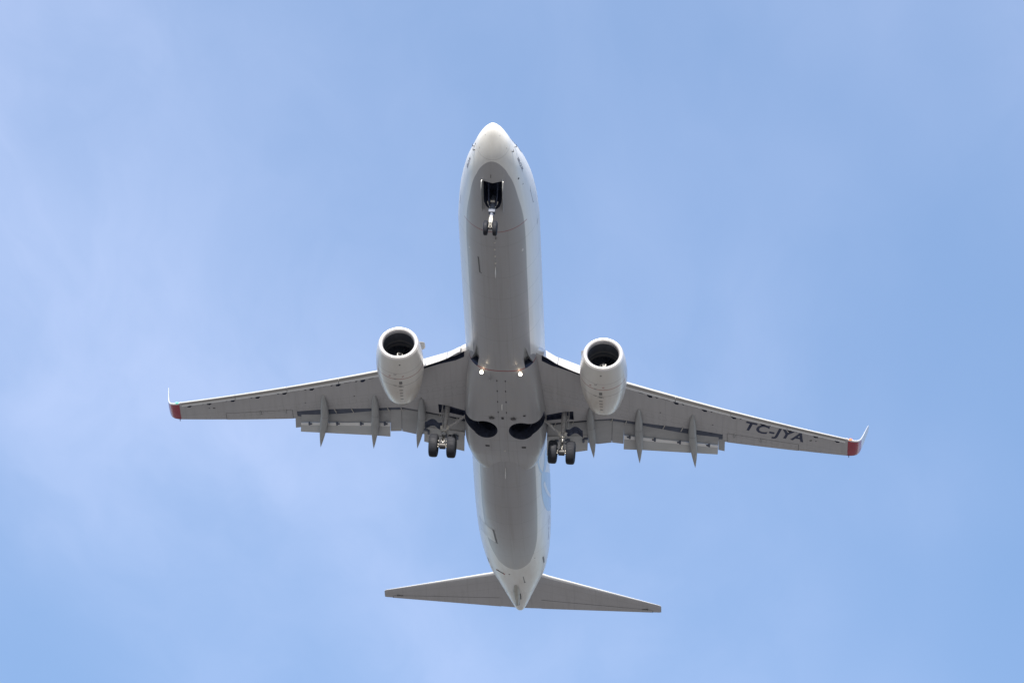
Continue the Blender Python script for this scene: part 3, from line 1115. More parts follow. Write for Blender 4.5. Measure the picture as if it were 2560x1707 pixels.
for s in (1, -1):
    bm = bmesh.new()
    ys = [1.0, 1.45, 1.9, 2.2, 2.5, 2.82, 3.14, 3.5, 3.86, 4.4, 5.1, 5.6, 6.17, 7.0, 8.0, 9.2, 10.38]
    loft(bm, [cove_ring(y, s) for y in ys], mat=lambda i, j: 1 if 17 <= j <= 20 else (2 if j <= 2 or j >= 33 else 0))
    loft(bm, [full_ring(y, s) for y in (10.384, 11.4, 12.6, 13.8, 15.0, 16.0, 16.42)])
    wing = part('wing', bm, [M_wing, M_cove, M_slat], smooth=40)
    # stowage recess left open by the lowered leading edge flap
    bm = bmesh.new()
    edge = [(1.84, 16.72), (2.28, 17.10), (3.12, 17.61), (3.83, 18.10), (4.35, 18.42)]
    front = [(y, lin(LE, y) + 0.16) for y, _ in edge]
    bot, top = [], []
    for y, x in edge + front[::-1]:
        bot.append(bm.verts.new((x, s * y, -2.2)))
        top.append(bm.verts.new((x, s * y, z_lower(x, y) + (0.26 if (y, x) in edge else 0.17))))
    bm.faces.new(bot)
    bm.faces.new(top)
    for i in range(len(bot)):
        j = (i + 1) % len(bot)
        bm.faces.new((bot[i], bot[j], top[j], top[i]))
    bmesh.ops.triangulate(bm, faces=bm.faces)
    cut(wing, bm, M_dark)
    # opening for the main leg
    bm = bmesh.new()
    leg = [(20.80, 3.26), (20.84, 2.7), (21.12, 1.8), (21.60, 1.8), (21.43, 2.75), (21.54, 3.26)]
    bot = [bm.verts.new((x, s * y, -2.2)) for x, y in leg]
    top = [bm.verts.new((x, s * y, z_upper(x, y) - 0.07)) for x, y in leg]
    bm.faces.new(bot)
    bm.faces.new(top)
    for i in range(len(bot)):
        j = (i + 1) % len(bot)
        bm.faces.new((bot[i], bot[j], top[j], top[i]))
    bmesh.ops.triangulate(bm, faces=bm.faces)
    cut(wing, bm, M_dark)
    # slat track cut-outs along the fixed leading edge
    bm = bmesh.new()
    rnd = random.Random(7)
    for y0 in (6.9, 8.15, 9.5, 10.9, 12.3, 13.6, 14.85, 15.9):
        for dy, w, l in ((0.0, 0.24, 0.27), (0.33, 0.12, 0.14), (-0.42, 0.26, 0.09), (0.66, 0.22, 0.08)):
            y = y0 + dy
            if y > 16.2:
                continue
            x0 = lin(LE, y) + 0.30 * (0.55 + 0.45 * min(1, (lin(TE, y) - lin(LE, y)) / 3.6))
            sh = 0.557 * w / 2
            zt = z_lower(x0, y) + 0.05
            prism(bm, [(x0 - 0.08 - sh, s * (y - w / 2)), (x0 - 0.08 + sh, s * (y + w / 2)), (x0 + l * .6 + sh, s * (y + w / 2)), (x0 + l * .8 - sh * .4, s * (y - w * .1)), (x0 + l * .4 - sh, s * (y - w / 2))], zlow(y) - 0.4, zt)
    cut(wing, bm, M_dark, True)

    # inboard leading edge flap (two panels hanging forward and down)
    for y0, y1 in ((1.98, 2.62), (2.65, 4.55)):
        bm = bmesh.new()
        rings = []
        for k in range(6):
            y = y0 + (y1 - y0) * k / 5
            xh = lin([(1.9, 16.32), (2.1, 16.46), (2.5, 16.84), (3.14, 17.28), (3.86, 17.78), (5, 18.45)], y)
            xt = lin([(1.9, 15.74), (2.1, 15.90), (2.58, 16.45), (3.05, 16.84), (3.77, 17.38), (5, 18.18)], y)
            zh, zt = zlow(y) + 0.36, zlow(y) - 0.34
            r = []
            for u in (0, .15, .3, .45, .6, .75, .88, .96):
                bulge = 0.10 * sin(pi * u) + 0.02
                r.append(Vector((xh + (xt - xh) * u - bulge, s * y, zh + (zt - zh) * u + bulge * 0.45)))
            r.append(Vector((xt - 0.005, s * y, zt)))
            r.append(Vector((xt + 0.05, s * y, zt + 0.01)))
            for u in (.85, .6, .3, 0):
                r.append(Vector((xh + (xt - xh) * u + 0.05, s * y, zh + (zt - zh) * u + 0.01)))
            rings.append(r)
        loft(bm, rings)
        part('krueger_flap', bm, M_slat, wing)

    # slats
    for y0, y1 in ((5.60, 8.10), (8.13, 10.75), (10.78, 13.45), (13.48, 16.30)):
        bm = bmesh.new()
        n = 5
        loft(bm, [slat_ring(y0 + (y1 - y0) * k / n, s) for k in range(n + 1)], mat=lambda i, j: 1 if 8 <= j <= 10 else 0)
        part('slat', bm, [M_slat, M_slatlow], wing)
    bm = bmesh.new()                       # fixed leading edge outboard of the last slat
    loft(bm, [slat_ring(y, s, -0.02, 0.02) for y in (16.33, 16.42)])
    part('leading_edge_cap', bm, M_slat, wing)

    # outboard flap: main panel and aft panel
    bm = bmesh.new()
    flap_panel(bm, [(5.66, 21.95, -0.70, 22.70, -0.93), (6.64, 22.30, -0.56, 22.96, -0.81), (8.4, 22.93, -0.28, 23.47, -0.55), (10.185, 23.52, -0.02, 24.00, -0.28)], s, 0.14)
    flap_panel(bm, [(10.187, 23.53, -0.02, 24.42, -0.25), (10.49, 23.63, 0.02, 24.53, -0.23)], s, 0.10)
    flap_panel(bm, [(5.105, 21.78, -0.80, 22.95, -1.22), (5.655, 21.94, -0.71, 23.08, -1.17)], s, 0.14)
    part('outboard_flap', bm, M_flap, wing)
    bm = bmesh.new()
    flap_panel(bm, [(5.67, 22.61, -1.02, 23.34, -1.31), (6.64, 22.88, -0.88, 23.49, -1.18), (10.18, 23.91, -0.36, 24.25, -0.65)], s, 0.10, (0, 1))  # paler nose strip: sunlight through the slot put into the colour
    part('aft_flap', bm, [M_aft, M_slat], wing)
    # inboard flap
    bm = bmesh.new()
    flap_panel(bm, [(3.95, 21.75, -0.92, 22.90, -1.36), (4.43, 21.72, -0.86, 23.01, -1.31), (5.085, 21.72, -0.80, 22.94, -1.23)], s, 0.14)
    flap_panel(bm, [(1.98, 22.05, -1.12, 22.60, -1.56), (2.8, 21.85, -1.02, 22.48, -1.50), (3.945, 21.76, -0.92, 22.42, -1.40)], s, 0.14)
    part('inboard_flap', bm, M_flap, wing)
    bm = bmesh.new()
    flap_panel(bm, [(2.0, 22.36, -1.52, 23.26, -1.99), (3.96, 22.28, -1.38, 22.96, -1.77)], s, 0.10)
    part('aft_flap', bm, [M_aft, M_slat], wing)
    # pale boxes standing for light leaks in the cove; hinge brackets in the slots
    bm = bmesh.new()
    for y in (7.55, 8.42, 5.75, 5.08, 3.2, 2.35):
        x = lin(COVE, y) + 0.14
        box(bm, (x, s * y, z_lower(lin(COVE, y), y) - 0.02), (0.30, 0.03, 0.05), rot=Matrix.Rotation(radians(-s * 18), 3, 'Z'))
    islands('cove_light_leak', bm, M_gwhite, wing)
    for y in (5.95, 7.15, 8.35, 9.75, 9.0):
        bm = bmesh.new()
        xl = lin([(5.67, 22.61), (6.64, 22.88), (10.12, 23.89)], y)
        zl = lin([(5.67, -1.02), (6.64, -.88), (10.12, -.37)], y)
        box(bm, (xl + 0.03, s * y, zl - 0.03), (0.20, 0.09, 0.10), 0.02)
        box(bm, (xl + 0.02, s * (y - 0.06), zl - 0.05), (0.08, 0.16, 0.05), 0.01)
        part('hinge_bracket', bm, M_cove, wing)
    for y in (2.35, 3.75, 2.9):
        bm = bmesh.new()
        xl = lin([(2.0, 22.62), (3.96, 22.48)], y)
        zl = lin([(2.0, -1.70), (3.96, -1.50)], y)
        box(bm, (xl + 0.02, s * y, zl + 0.0), (0.26, 0.10, 0.12), 0.02)
        box(bm, (xl - 0.10, s * (y + 0.12), zl + 0.04), (0.10, 0.18, 0.08), 0.02)
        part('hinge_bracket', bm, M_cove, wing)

    bm = bmesh.new()                       # dark plate added over the flap slit to stand for its shade
    loft(bm, [[Vector((x, s * y, z)) for x, z in ((21.75, -0.70), (22.97, -1.07), (22.97, -1.09), (21.75, -0.74))] for y in (5.0, 5.19)])
    part('slit_shade', bm, M_cove, wing)

    # flap track fairings
    for y, x0, xm, x1, y1 in FAIRINGS:
        bm = bmesh.new()
        z0 = z_lower(x0, y)
        rows = []
        for k in range(25):
            u = k / 24
            x = x0 + (x1 - x0) * u
            um = (xm - x0) / (x1 - x0)
            yy = y + (y1 - y) * max(0, u - um) / (1 - um)
            zt = zlow(y) + 0.04 - (0.0 if u < um else 1.04 * ((u - um) / (1 - um)) ** 1.35)
            if u < um:
                h = 0.40 * (sin(pi / 2 * min(1, u / um))) ** 0.75
                w = 0.195 * (sin(pi / 2 * min(1, u / um))) ** 0.62
            else:
                v = (u - um) / (1 - um)
                h = 0.40 * (1 - v ** 1.6) + 0.012
                w = 0.195 * (1 - v ** 2.3) + 0.006
            ring = []
            for q in range(24):
                a = 2 * pi * q / 24
                e = 0.8
                cy = math.copysign(abs(sin(a)) ** e, sin(a))
                cz = math.copysign(abs(cos(a)) ** e, cos(a))
                ring.append(Vector((x, s * (yy + w * cy), zt - (h * (0.5 - 0.5 * cz) if cz < 0 else h * (0.5 - 0.5 * cz)))))
            rows.append(ring)
        loft(bm, rows)
        ff = part('flap_track_fairing', bm, [M_grey], wing)
        bm = bmesh.new()
        i = int(um * 24)
        ring = rows[i]
        cen = sum(ring, Vector()) / len(ring)
        loft(bm, [[cen + (p - cen) * 1.012 + Vector((dx, 0, 0)) for p in ring] for dx in (-0.008, 0.008)], cap=False)
        o = obj('fairing_joint', bm, M_shade)
        o.parent = ff

    # aileron
    bm = bmesh.new()
    rings = []
    for k in range(5):
        y = 10.62 + (14.02 - 10.62) * k / 4
        l, t = lin(LE, y), lin(TE, y)
        c = t - l
        xa = t - 0.30 * c * (1 if y < 12 else 1)
        rings.append([Vector((xa, s * y, z_upper(xa, y) + .004)), Vector((t + .012, s * y, z_upper(t, y) + 0.002)), Vector((t + .012, s * y, z_lower(t, y) - 0.006)),
                      Vector(((xa + t) / 2, s * y, z_lower((xa + t) / 2, y) - 0.005)), Vector((xa, s * y, z_lower(xa, y) - .005))])
    loft(bm, rings)
    ail = part('aileron', bm, M_wing, wing)
    bm = bmesh.new()
    for y0, y1 in ((10.6, 14.04),):
        rows = []
        for k in range(13):
            y = y0 + (y1 - y0) * k / 12
            t = lin(TE, y)
            xa = t - 0.30 * (t - lin(LE, y))
            rows.append([Vector((xa - 0.022, s * y, z_lower(xa - .022, y) - .003)), Vector((xa - 0.002, s * y, z_lower(xa - .002, y) - .003))])
        loft(bm, rows, cap=False, closed=False)
    for y in (10.60, 14.04):
        t = lin(TE, y)
        xa = t - 0.30 * (t - lin(LE, y))
        rows = [[Vector((x, s * (y - .012), z_lower(x, y) - .003)), Vector((x, s * (y + .012), z_lower(x, y) - .003))] for x in (xa, (xa + t) / 2, t)]
        loft(bm, rows, cap=False, closed=False)
    islands('hinge_gap', bm, M_shade, wing, fix=False)
    bm = bmesh.new()
    for y in (12.25, 10.95):
        t = lin(TE, y)
        xa = t - 0.30 * (t - lin(LE, y))
        box(bm, (xa + 0.10, s * y, z_lower(xa, y) - 0.02), (0.30, 0.07, 0.06), 0.02)
    islands('hinge_fairing', bm, M_grey, wing)
    # fuel access and drain marks on the lower skin
    bm = bmesh.new()
    for y, du, w in ((14.62, 0.42, 0.09), (14.88, 0.40, 0.05), (9.9, 0.5, 0.05), (7.4, .45, .05)):
        l, t = lin(LE, y), lin(TE, y)
        x = l + (t - l) * du
        prism(bm, [(x + w * .35 * cos(q * pi / 4), s * y + w * .7 * sin(q * pi / 4)) for q in range(8)], z_lower(x, y) - 0.012, z_lower(x, y) + 0.02)
    islands('drain_vent', bm, M_black, wing)

    # winglet
    root = full_ring(16.42, s)
    l0, t0 = lin(LE, 16.42), lin(TE, 16.42)
    zc0 = zlow(16.42) + thick(16.42) * .42
    #        y      z rise  x_le  chord  lean (0 flat .. 90 upright)
    WL = [(16.42, 0.00, l0, t0 - l0, 6), (16.58, 0.02, l0 + .08, t0 - l0 - .055, 9), (16.74, 0.06, l0 + .17, t0 - l0 - .12, 20), (16.88, 0.14, l0 + .27, t0 - l0 - .19, 38),
          (16.98, 0.27, l0 + .38, t0 - l0 - .28, 58), (17.05, 0.45, l0 + .52, t0 - l0 - .38, 72), (17.12, 0.75, l0 + .72, t0 - l0 - .48, 79), (17.20, 1.15, l0 + .98, t0 - l0 - .58, 81),
          (17.28, 1.60, l0 + 1.27, t0 - l0 - .68, 81), (17.34, 1.92, l0 + 1.50, t0 - l0 - .78, 81), (17.375, 2.09, l0 + 1.65, t0 - l0 - .88, 81), (17.385, 2.13, l0 + 1.77, t0 - l0 - 1.05, 81)]
    rings = []
    for y, zr, xl, c, lean in WL:
        a = radians(lean)
        n = Vector((0, -s * sin(a), cos(a)))
        r = []
        half = len(UU)
        for k, p in enumerate(root):
            u = (p.x - l0) / (t0 - l0)
            v = (p.z - zc0) * (c / (t0 - l0)) * (1 - 0.25 * min(1, zr))
            r.append(Vector((xl + u * c, s * y, zc0 + zr)) + n * v)
        rings.append(r)
    bm = bmesh.new()
    nU = len(UU)

    def wl_mat(i, j):
        if j <= 2 or j >= len(root) - 6:      # bare leading edge
            return 2
        if j < nU - 1 or i > 4:
            return 1                          # inner face, white
        return 0
    loft(bm, rings, mat=wl_mat)
    part('winglet', bm, [M_red, M_white, M_slat], wing, smooth=50)
    # position lamp in the tip leading edge
    bm = bmesh.new()
    c = Vector((l0 + 0.03, s * 16.55, zc0 + 0.0))
    bmesh.ops.create_uvsphere(bm, u_segments=16, v_segments=10, radius=1.0, matrix=Matrix.Translation(c) @ Matrix.Diagonal((0.055, 0.085, 0.035, 1)))
    part('position_lamp', bm, M_navg if s > 0 else M_navr, wing)
    bm = bmesh.new()
    tube(bm, [(t0 - 0.05, s * 16.50, zc0 - 0.02), (t0 + 0.13, s * 16.50, zc0 - 0.03)], [0.022, 0.016], 8)
    part('tail_light', bm, M_black, wing)

    if s < 0:                                # registration under the port wing
        cu = bpy.data.curves.new('registration', 'FONT')
        cu.body = 'TC-JYA'
        cu.size = 1.0
        cu.offset = 0.026
        cu.space_character = 1.10
        cu.resolution_u = 4
        to = bpy.data.objects.new('registration', cu)
        COL.objects.link(to)
        bpy.context.view_layer.update()
        me = bpy.data.meshes.new_from_object(to.evaluated_get(bpy.context.evaluated_depsgraph_get()))
        bpy.data.objects.remove(to)
        bm = bmesh.new()
        bm.from_mesh(me)
        bpy.data.meshes.remove(me)
        x0 = min(v.co.x for v in bm.verts)
        x1 = max(v.co.x for v in bm.verts)
        y0 = 0.0
        y1 = max(v.co.y for v in bm.verts)
        O, U, V = Vector((22.98, -11.33)), Vector((1.54, -2.94)), Vector((-0.60, -0.20))
        for v in bm.verts:
            p = O + U * ((v.co.x - x0) / (x1 - x0)) + V * ((v.co.y - y0) / (y1 - y0))
            v.co = (p.x, p.y, z_lower(p.x, p.y) - 0.007)
        me = bpy.data.meshes.new('registration')
        bm.to_mesh(me)
        bm.free()
        o = link('registration', me, M_navy, None, smooth=0)
        seat(o, wing)

# ---- engines
ENG_X, ENG_Z = 14.99, -1.83
OUT = [(0.00, .862), (.008, .890), (.03, .913), (.07, .940), (.13, .964), (.25, .987), (.45, 1.028), (.75, 1.072), (1.10, 1.104), (1.45, 1.120), (1.80, 1.120),
       (2.2, 1.095), (2.6, 1.050), (3.0, .983), (3.3, .918), (3.55, .855), (3.80, .785), (3.88, .760)]
INN = [(0.00, .862), (.006, .835), (.018, .805), (.04, .778), (.08, .754), (.15, .738), (.25, .735), (.40, .735)]


def nac_r(d):
    return lerp_tab(OUT, d)


def nac_pt(ey, d, a, off=0.0):
    """a: 0 at the bottom, + to starboard"""
    r = nac_r(d) + off
    return Vector((ENG_X + d, ey + r * sin(a), ENG_Z - r * cos(a)))


for s in (1, -1):
    ey = s * 4.83
    org = (ENG_X, ey, ENG_Z)
    bm = bmesh.new()
    lathe(bm, [p for p in OUT if p[0] >= 0.13] + [(3.88, .735), (3.2, .74), (2.6, .74)], org, seg=80)
    eng = part('engine', bm, M_nac)
    bm = bmesh.new()
    lathe(bm, list(reversed([p for p in INN if p[0] <= 0.25])) + [p for p in OUT if 0 < p[0] <= 0.13], org, seg=80)
    part('inlet_lip', bm, M_lip, eng)
    bm = bmesh.new()
    lathe(bm, [(.25, .735), (.40, .735), (.60, .745), (.88, .765), (.90, .756), (.95, .756), (.97, .775), (1.18, .785), (1.20, .776), (1.24, .776), (1.26, .79), (1.5, .79)], org, seg=64, mat=lambda i: 1 if i in (3, 4, 5, 7, 8, 9) else 0)
    part('inlet_duct', bm, [M_duct, M_shade], eng, smooth=25)
    bm = bmesh.new()                        # fan: twisted blades in front of a dark disc
    nb = 24
    for k in range(nb):
        a0 = 2 * pi * k / nb
        rows = []
        for q in range(6):
            r = 0.22 + 0.55 * q / 5
            tw = radians(30 + 32 * q / 5)
            ch = 0.17 + 0.03 * q / 5
            dx, da = ch * cos(tw) / 2, ch * sin(tw) / 2 / r
            rows.append([Vector((ENG_X + 1.36 + sgn * dx, ey + r * sin(a0 + sgn * da), ENG_Z + r * cos(a0 + sgn * da))) for sgn in (-1, 1)])
        loft(bm, rows, cap=False, closed=False)
    lathe(bm, [(1.50, 0.785), (1.51, 0.01)], org, seg=48, cap=True)
    part('fan', bm, M_fan, eng, fix=False)
    bm = bmesh.new()
    lathe(bm, [(.85, .004), (.86, .035), (.91, .080), (1.04, .155), (1.18, .215), (1.31, .245)], org, seg=40, cap=True)
    spin = part('spinner', bm, M_spin, eng)
    bm = bmesh.new()                        # white comma on the spinner
    SP = [(.85, .004), (.86, .035), (.91, .080), (1.04, .155), (1.18, .215), (1.31, .245)]
    rows = []
    ph = radians(35 if s > 0 else 150)
    for k in range(30):
        t = k / 29
        a = ph + t * radians(330)
        d = 0.885 + 0.17 * t
        w = 0.032 * sin(pi * (0.15 + 0.85 * t)) + 0.006
        rows.append([Vector((ENG_X + dd - 0.006, ey + (lerp_tab(SP, dd) + .006) * sin(a), ENG_Z + (lerp_tab(SP, dd) + .006) * cos(a))) for dd in (d - w, d + w)])
    loft(bm, rows, cap=False, closed=False)
    for (d0, d1) in ((1.22, 1.26),):
        lathe(bm, [(d0, lerp_tab(SP, d0) + .006), (d1, lerp_tab(SP, d1) + .006)], org, seg=40)
    o = obj('spinner_mark', bm, M_mark)
    o.parent = spin
    # core: nozzle and plug behind the fan outlet
    bm = bmesh.new()
    lathe(bm, [(2.6, .62), (3.3, .60), (3.9, .50), (4.3, .40), (4.5, .36), (4.49, .34), (4.2, .33)], org, seg=48)
    part('core_nozzle', bm, M_titan, eng)
    bm = bmesh.new()
    lathe(bm, [(4.1, .27), (4.5, .20), (4.8, .10), (4.95, .01)], org, seg=32, cap=True)
    part('exhaust_plug', bm, M_titan, eng)
    # pylon
    bm = bmesh.new()
    rings = []
    for x, zb, zt, w in ((15.9, -0.90, -0.72, .05), (16.6, -0.95, -0.38, .17), (17.6, -1.05, -0.15, .21), (18.4, -1.35, -0.25, .22), (19.4, -1.42, -0.60, .20), (20.4, -1.15, -0.80, .12), (20.9, -0.98, -0.86, .02)):
        n = 16
        rings.append([Vector((x, ey + w * sin(2 * pi * k / n), (zb + zt) / 2 + (zt - zb) / 2 * cos(2 * pi * k / n))) for k in range(n)])
    loft(bm, rings)
    part('pylon', bm, M_white, eng)
    # vortex strake on the inboard shoulder
    bm = bmesh.new()
    a = radians(180 - 52) * -s
    d0 = Vector((0, sin(a), -cos(a)))
    tg = Vector((0, cos(a), sin(a)))
    pr = [(0.75, 1.05), (0.95, 1.30), (1.08, 1.40), (1.45, 1.42), (1.52, 1.38), (1.52, 1.05)]
    rings = [[Vector((ENG_X + d, ey, ENG_Z)) + d0 * r + tg * o_ for d, r in pr] for o_ in (-0.012, 0.012)]
    loft(bm, rings)
    part('strake', bm, M_grey, eng)
    # small marks on the cowl underside: latch line, vents, grille, stencils
    bm = bmesh.new()

    def npatch(bm, d0, d1, a0, a1, off=0.005):
        loft(bm, [[nac_pt(ey, d, a, off) for a in (a0, (a0 + a1) / 2, a1)] for d in (d0, d1)], cap=False, closed=False)
    ac = radians(-7) if s > 0 else radians(3)
    rad = radians
    npatch(bm, .40, .47, ac - rad(3), ac + rad(1))
    for d_ in (1.72, 1.98, 2.33, 2.60, 2.86, 3.22):
        if d_ > 1.9:
            npatch(bm, d_, d_ + (.07 if d_ < 2.2 else .055), ac + rad(-4.4), ac + rad(4.4))
    npatch(bm, 1.08, 1.11, ac + rad(9), ac + rad(16))
    npatch(bm, 1.94, 1.97, ac + rad(10), ac + rad(18))
    npatch(bm, 1.39, 1.43, ac + rad(10), ac + rad(16))
    islands('cowl_vent', bm, M_shade, eng, fix=False)
    bm = bmesh.new()
    for i in range(4):
        npatch(bm, 1.62 + i * .055, 1.66 + i * .055, ac + rad(-4.0), ac + rad(3.5))
    for da in (-4.5, 4.5):
        npatch(bm, 2.0, 3.6, ac + rad(da * 1.5) - .009, ac + rad(da * 1.5) + .009)
    npatch(bm, 1.0, 2.6, ac + rad(9.2) - .004, ac + rad(9.2) + .004)
    islands('cowl_grille', bm, M_shade, eng, fix=False)
    bm = bmesh.new()
    for i in range(3):
        for a_, d_ in ((-9, 1.20), (24, 1.22)):
            npatch(bm, d_ + .01 * i, d_ + .055 + .01 * i, ac + rad(a_ + 1.7 * i), ac + rad(a_ + 1.2 + 1.7 * i))
    islands('cowl_stencil', bm, M_redmark, eng, fix=False)

# ---- tailplane and fin
for s in (1, -1):
    bm = bmesh.new()
    SLE = [(0.2, 37.35), (1.5, 38.22), (7.10, 41.28), (7.19, 41.40)]
    STE = [(0.2, 41.05), (7.10, 41.95), (7.19, 41.93)]
    rings = []
    for y in (0.2, 0.8, 1.5, 3.0, 5.0, 6.6, 7.10, 7.19):
        l, t = lin(SLE, y), lin(STE, y)
        c = t - l
        zc = 1.02 + 0.115 * y
        tk = 0.10 * c * (1 if y < 7.15 else .5)
        up = [l + u * c for u in UU]
        th = [(5 * (.2969 * sqrt(u) - .126 * u - .3516 * u * u + .2843 * u ** 3 - .1036 * u ** 4)) * tk * 0.95 for u in UU]
        rings.append([Vector((x, s * y, zc + h)) for x, h in zip(up, th)] + [Vector((x, s * y, zc - h * 1.05)) for x, h in list(zip(up, th))[:0:-1]])
    nU = len(UU)
    loft(bm, rings, mat=lambda i, j: 1 if (j <= 3 or j >= 2 * nU - 6) else 0)
    tp = part('tailplane', bm, [M_tail, M_slat], smooth=40)
    bm = bmesh.new()                         # elevator
    rings = []
    for y in (1.05, 3, 5, 6.72):
        l, t = lin(SLE, y), lin(STE, y)
        c = t - l
        zc = 1.02 + 0.115 * y
        u = 0.72
        h = 5 * (.2969 * sqrt(u) - .126 * u - .3516 * u * u + .2843 * u ** 3 - .1036 * u ** 4) * .1 * c * 1.0
        xa = l + u * c
        rings.append([Vector((xa, s * y, zc + h * .95 + .004)), Vector((t + .012, s * y, zc + .008)), Vector((t + .012, s * y, zc - .008)), Vector((xa, s * y, zc - h * 1.05 - .005))])
    loft(bm, rings)
    part('elevator', bm, M_tail, tp)
    bm = bmesh.new()                         # elevator hinge line
    rows = []
    for k in range(9):
        y = 1.1 + (6.7 - 1.1) * k / 8
        l, t = lin(SLE, y), lin(STE, y)
        c = t - l
        u = 0.715
        h = 5 * (.2969 * sqrt(u) - .126 * u - .3516 * u * u + .2843 * u ** 3 - .1036 * u ** 4) * .1 * c
        zz = 1.02 + 0.115 * y - h * 1.0 - .006
        rows.append([Vector((l + u * c - .012, s * y, zz)), Vector((l + u * c + .012, s * y, zz))])
    loft(bm, rows, cap=False, closed=False)
    part('hinge_gap', bm, M_shade, tp, fix=False)
    bm = bmesh.new()
    y = 6.75
    for (y0, y1, xo, w) in ((6.735, 6.755, 0, .45),):
        t = lin(STE, y)
        box(bm, (t - 0.10, s * y, 1.02 + .115 * y - 0.012), (0.24, 0.018, 0.02))
    box(bm, (41.55, s * 6.35, 1.02 + .115 * 6.35 - 0.05), (0.06, 0.30, 0.02))
    box(bm, (41.58, s * 6.50, 1.02 + .115 * 6.5 - 0.05), (0.12, 0.03, 0.02))
    islands('hinge_gap', bm, M_shade, tp)

bm = bmesh.new()
rings = []
for z, l, t, w in ((1.2, 33.2, 40.0, .10), (1.75, 33.5, 40.0, .30), (2.4, 35.2, 40.1, .28), (4.5, 37.0, 40.7, .22), (7.0, 39.0, 41.4, .15), (8.7, 40.35, 41.9, .09), (8.85, 40.6, 41.85, .03)):
    up = [l + u * (t - l) for u in UU]
    th = [(5 * (.2969 * sqrt(u) - .126 * u - .3516 * u * u + .2843 * u ** 3 - .1036 * u ** 4)) * w for u in UU]
    rings.append([Vector((x, h, z)) for x, h in zip(up, th)] + [Vector((x, -h, z)) for x, h in list(zip(up, th))[:0:-1]])
loft(bm, rings)
part('tail_fin', bm, M_red, smooth=40)

# ---- nose gear
def wheel(bm, c, R, W, hub):
    """tyre of revolution about the y axis, hub discs inside"""
    h = W / 2
    pr = [(-h * .62, hub), (-h * .90, hub * 1.12), (-h, hub + (R - hub) * .40), (-h * .98, hub + (R - hub) * .62), (-h * .86, R * .93), (-h * .62, R * .985), (-h * .3, R * .999), (0, R),
          (h * .3, R * .999), (h * .62, R * .985), (h * .86, R * .93), (h * .98, hub + (R - hub) * .62), (h, hub + (R - hub) * .40), (h * .90, hub * 1.12), (h * .62, hub)]
    lathe(bm, pr, c, axis='y', seg=48, mat=lambda i: 0)
    hp = [(-h * .62, hub), (-h * .66, hub * .9), (-h * .35, hub * .72), (-h * .30, hub * .35), (-h * .72, hub * .28), (-h * .74, .002)]
    for sg in (1, -1):
        lathe(bm, [(sg * d, r) for d, r in hp], c, axis='y', seg=32, mat=lambda i: 1)


NX, NZ = 4.05, -3.36
bm = bmesh.new()
tube(bm, [(4.02, 0, -1.6), (4.02, 0, -2.42)], [.12, .115], 16)
tube(bm, [(4.02, 0, -2.40), (4.03, 0, -2.75)], [.085, .085], 16)
tube(bm, [(4.02, -.16, -2.30), (4.02, .16, -2.30)], [.075, .075], 12)
box(bm, (4.00, 0, -2.46), (.22, .30, .16), .03)
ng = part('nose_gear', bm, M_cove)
bm = bmesh.new()
tube(bm, [(4.03, 0, -2.72), (4.05, 0, -3.2)], [.058, .058], 16)
box(bm, (3.97, 0, -2.98), (.16, .165, .22), .02)
box(bm, (3.95, 0, -2.80), (.10, .12, .14), .02)
part('shock_strut', bm, M_gwhite, ng)
bm = bmesh.new()
for y in (-.06, .06):
    tube(bm, [(3.94, y, -3.10), (3.86, y * .6, -3.22), (3.98, y, -3.36)], [.025, .02, .025], 8)
tube(bm, [(3.93, -.07, -3.12), (3.93, .07, -3.12)], .03, 8)
part('torsion_link', bm, M_gwhite, ng)
bm = bmesh.new()
tube(bm, [(NX, -.30, NZ), (NX, .30, NZ)], .055, 16)
part('axle', bm, M_black, ng)
bm = bmesh.new()
for y in (-.22, .22):
    tube(bm, [(2.95, y, -1.25), (3.65, y * .9, -1.75), (3.98, y * .7, -2.15)], .03, 10)
part('drag_brace', bm, M_dark, ng)
bm = bmesh.new()
box(bm, (3.80, 0, -2.02), (.08, .20, .07), .01)
tube(bm, [(3.85, -.24, -1.98), (3.98, -.17, -2.12), (4.02, -.1, -2.2)], .022, 8)
tube(bm, [(3.85, .24, -1.98), (3.98, .17, -2.12), (4.02, .1, -2.2)], .022, 8)
part('lock_link', bm, M_gwhite, ng)
for y in (.20, -.22):
    bm = bmesh.new()
    wheel(bm, (NX, y, NZ), 0.343, 0.195, 0.19)
    part('wheel', bm, [M_tyre, M_hub], ng)
for s in (1, -1):                            # bay doors hanging open
    bm = bmesh.new()
    outer, inner = [], []
    for k in range(13):
        u = k / 12
        x = 2.60 + 1.86 * u
        zt = fus_pt(x, fus_a(x, .42)).z + 0.03
        ht = 0.36 * (0.45 + 0.55 * min(1, u / .12)) * (1 - 0.55 * max(0, (u - .72) / .28) ** 1.5)
        spl = 0.06
        outer.append([Vector((x, s * (0.445 + spl * v + 0.02 * sin(pi * v)), zt - ht * v)) for v in (0, .25, .5, .75, 1)])
        inner.append([p + Vector((0, -s * 0.03, 0)) for p in outer[-1]])
    rings = [o_ + i_[::-1] for o_, i_ in zip(outer, inner)]
    loft(bm, rings)
    for f in bm.faces:
        if all(v.co.x < 2.66 for v in f.verts) or all(v.co.x < 2.8 for v in f.verts) and f.calc_area() < 0.004:
            f.material_index = 1  # front edges whitened: the sun on them put into the colour
    part('bay_door', bm, [M_grey, M_white], ng)

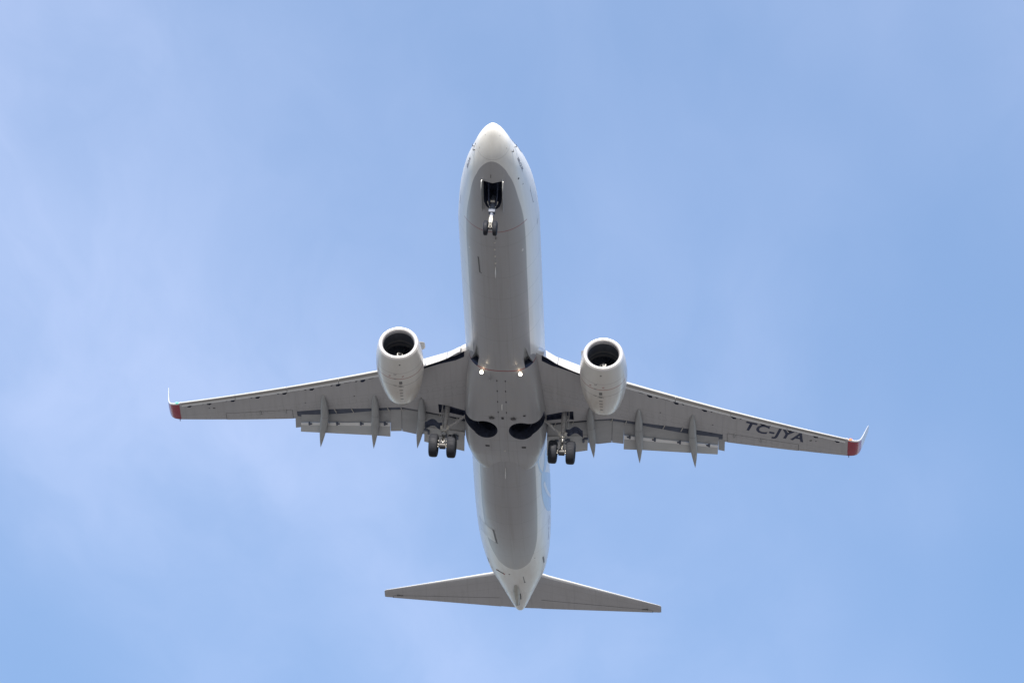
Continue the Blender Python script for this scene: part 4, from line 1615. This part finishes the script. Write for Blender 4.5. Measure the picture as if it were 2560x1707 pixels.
# ---- main gear
MX, MY, MZ = 21.22, 2.86, -3.21
for s in (1, -1):
    Y = lambda y: s * y
    bm = bmesh.new()
    tube(bm, [(21.05, Y(2.82), -0.85), (21.12, Y(2.83), -1.6), (21.15, Y(2.84), -2.25)], [.125, .125, .115], 18)
    tube(bm, [(21.15, Y(2.66), -2.28), (21.15, Y(3.02), -2.28)], .10, 14)
    box(bm, (21.12, Y(2.84), -2.36), (.26, .34, .18), .04)
    tube(bm, [(21.15, Y(2.84), -2.30), (21.18, Y(2.85), -2.62)], [.10, .095], 16)
    mg = part('main_gear', bm, M_gear)
    bm = bmesh.new()
    for y in (2.69, 2.99):
        box(bm, (21.03, Y(y), -2.30), (.14, .11, .20), .02)
    box(bm, (21.03, Y(2.84), -2.46), (.10, .26, .06), .01)
    part('strut_fitting', bm, M_gwhite, mg)
    bm = bmesh.new()
    tube(bm, [(21.18, Y(2.85), -2.58), (21.21, Y(2.86), -3.10)], .070, 16)
    box(bm, (21.06, Y(2.85), -2.72), (.10, .12, .12), .02)
    for zz in (-2.66, -2.80, -2.95):
        tube(bm, [(21.14, Y(2.78), zz), (21.14, Y(2.92), zz - .02)], .035, 8)
    part('shock_strut', bm, M_hub, mg)
    bm = bmesh.new()
    for y in (2.78, 2.93):
        tube(bm, [(21.05, Y(y), -2.62), (20.88, Y((y + 2.855) / 2), -2.82), (21.06, Y(y), -3.08)], [.035, .028, .035], 10)
    box(bm, (20.97, Y(2.95), -2.79), (.08, .22, .05), .01)
    part('torsion_link', bm, M_gear, mg)
    bm = bmesh.new()
    tube(bm, [(MX, Y(2.36), MZ), (MX, Y(3.36), MZ)], .085, 18)
    tube(bm, [(MX, Y(2.72), MZ), (MX, Y(3.00), MZ)], .16, 18)
    part('axle', bm, M_black, mg)
    bm = bmesh.new()
    for y in (2.63, 3.09):
        for a in (-.14, .06, .2):
            tube(bm, [(MX - .17, Y(y - .05), MZ + .02 - a), (MX - .17, Y(y + .05), MZ + .02 - a)], .048, 10)
    islands('brake', bm, M_hub, mg)
    bm = bmesh.new()
    tube(bm, [(21.10, Y(2.72), -2.22), (21.02, Y(2.30), -1.90), (20.95, Y(1.90), -1.55), (20.9, Y(1.7), -1.40)], [.06, .065, .06, .06], 12)
    tube(bm, [(21.04, Y(2.34), -1.93), (20.98, Y(2.22), -1.82)], .085, 12)
    part('side_brace', bm, M_gear, mg)
    bm = bmesh.new()
    tube(bm, [(20.95, Y(3.05), -0.95), (21.05, Y(3.06), -1.75), (21.08, Y(3.06), -2.15)], .030, 10)
    tube(bm, [(21.0, Y(2.98), -1.2), (21.06, Y(2.97), -1.9)], .020, 8)
    tube(bm, [(21.08, Y(3.06), -2.15), (21.12, Y(2.9), -2.25)], .030, 8)
    part('actuator', bm, M_gear, mg)
    bm = bmesh.new()                          # scalloped leg door
    pts = [(2.98, -2.17), (3.05, -2.20), (3.12, -2.22), (3.20, -2.17), (3.28, -2.08), (3.37, -2.02), (3.46, -2.01), (3.55, -2.04), (3.64, -2.11), (3.72, -2.19), (3.80, -2.24)]
    r0 = [[Vector((x, Y(y), z + dz)) for y, z in pts] for x, dz in ((20.80, .06), (20.95, .055), (21.12, .04), (21.28, .01))]
    r1 = [[p + Vector((0.004, 0, 0.028)) for p in r] for r in r0]
    loft(bm, [a + b[::-1] for a, b in zip(r0, r1)], mat=lambda i, j: 1 if j > 10 else 0)
    for f in bm.faces:
        if all(v.co.x < 20.82 for v in f.verts):
            f.material_index = 1
    part('leg_door', bm, [M_dark, M_grey], mg, smooth=50)
    for y in (2.43, 3.29):
        bm = bmesh.new()
        wheel(bm, (MX, Y(y), MZ), 0.565, 0.43, 0.27)
        part('wheel', bm, [M_tyre, M_hub], mg)
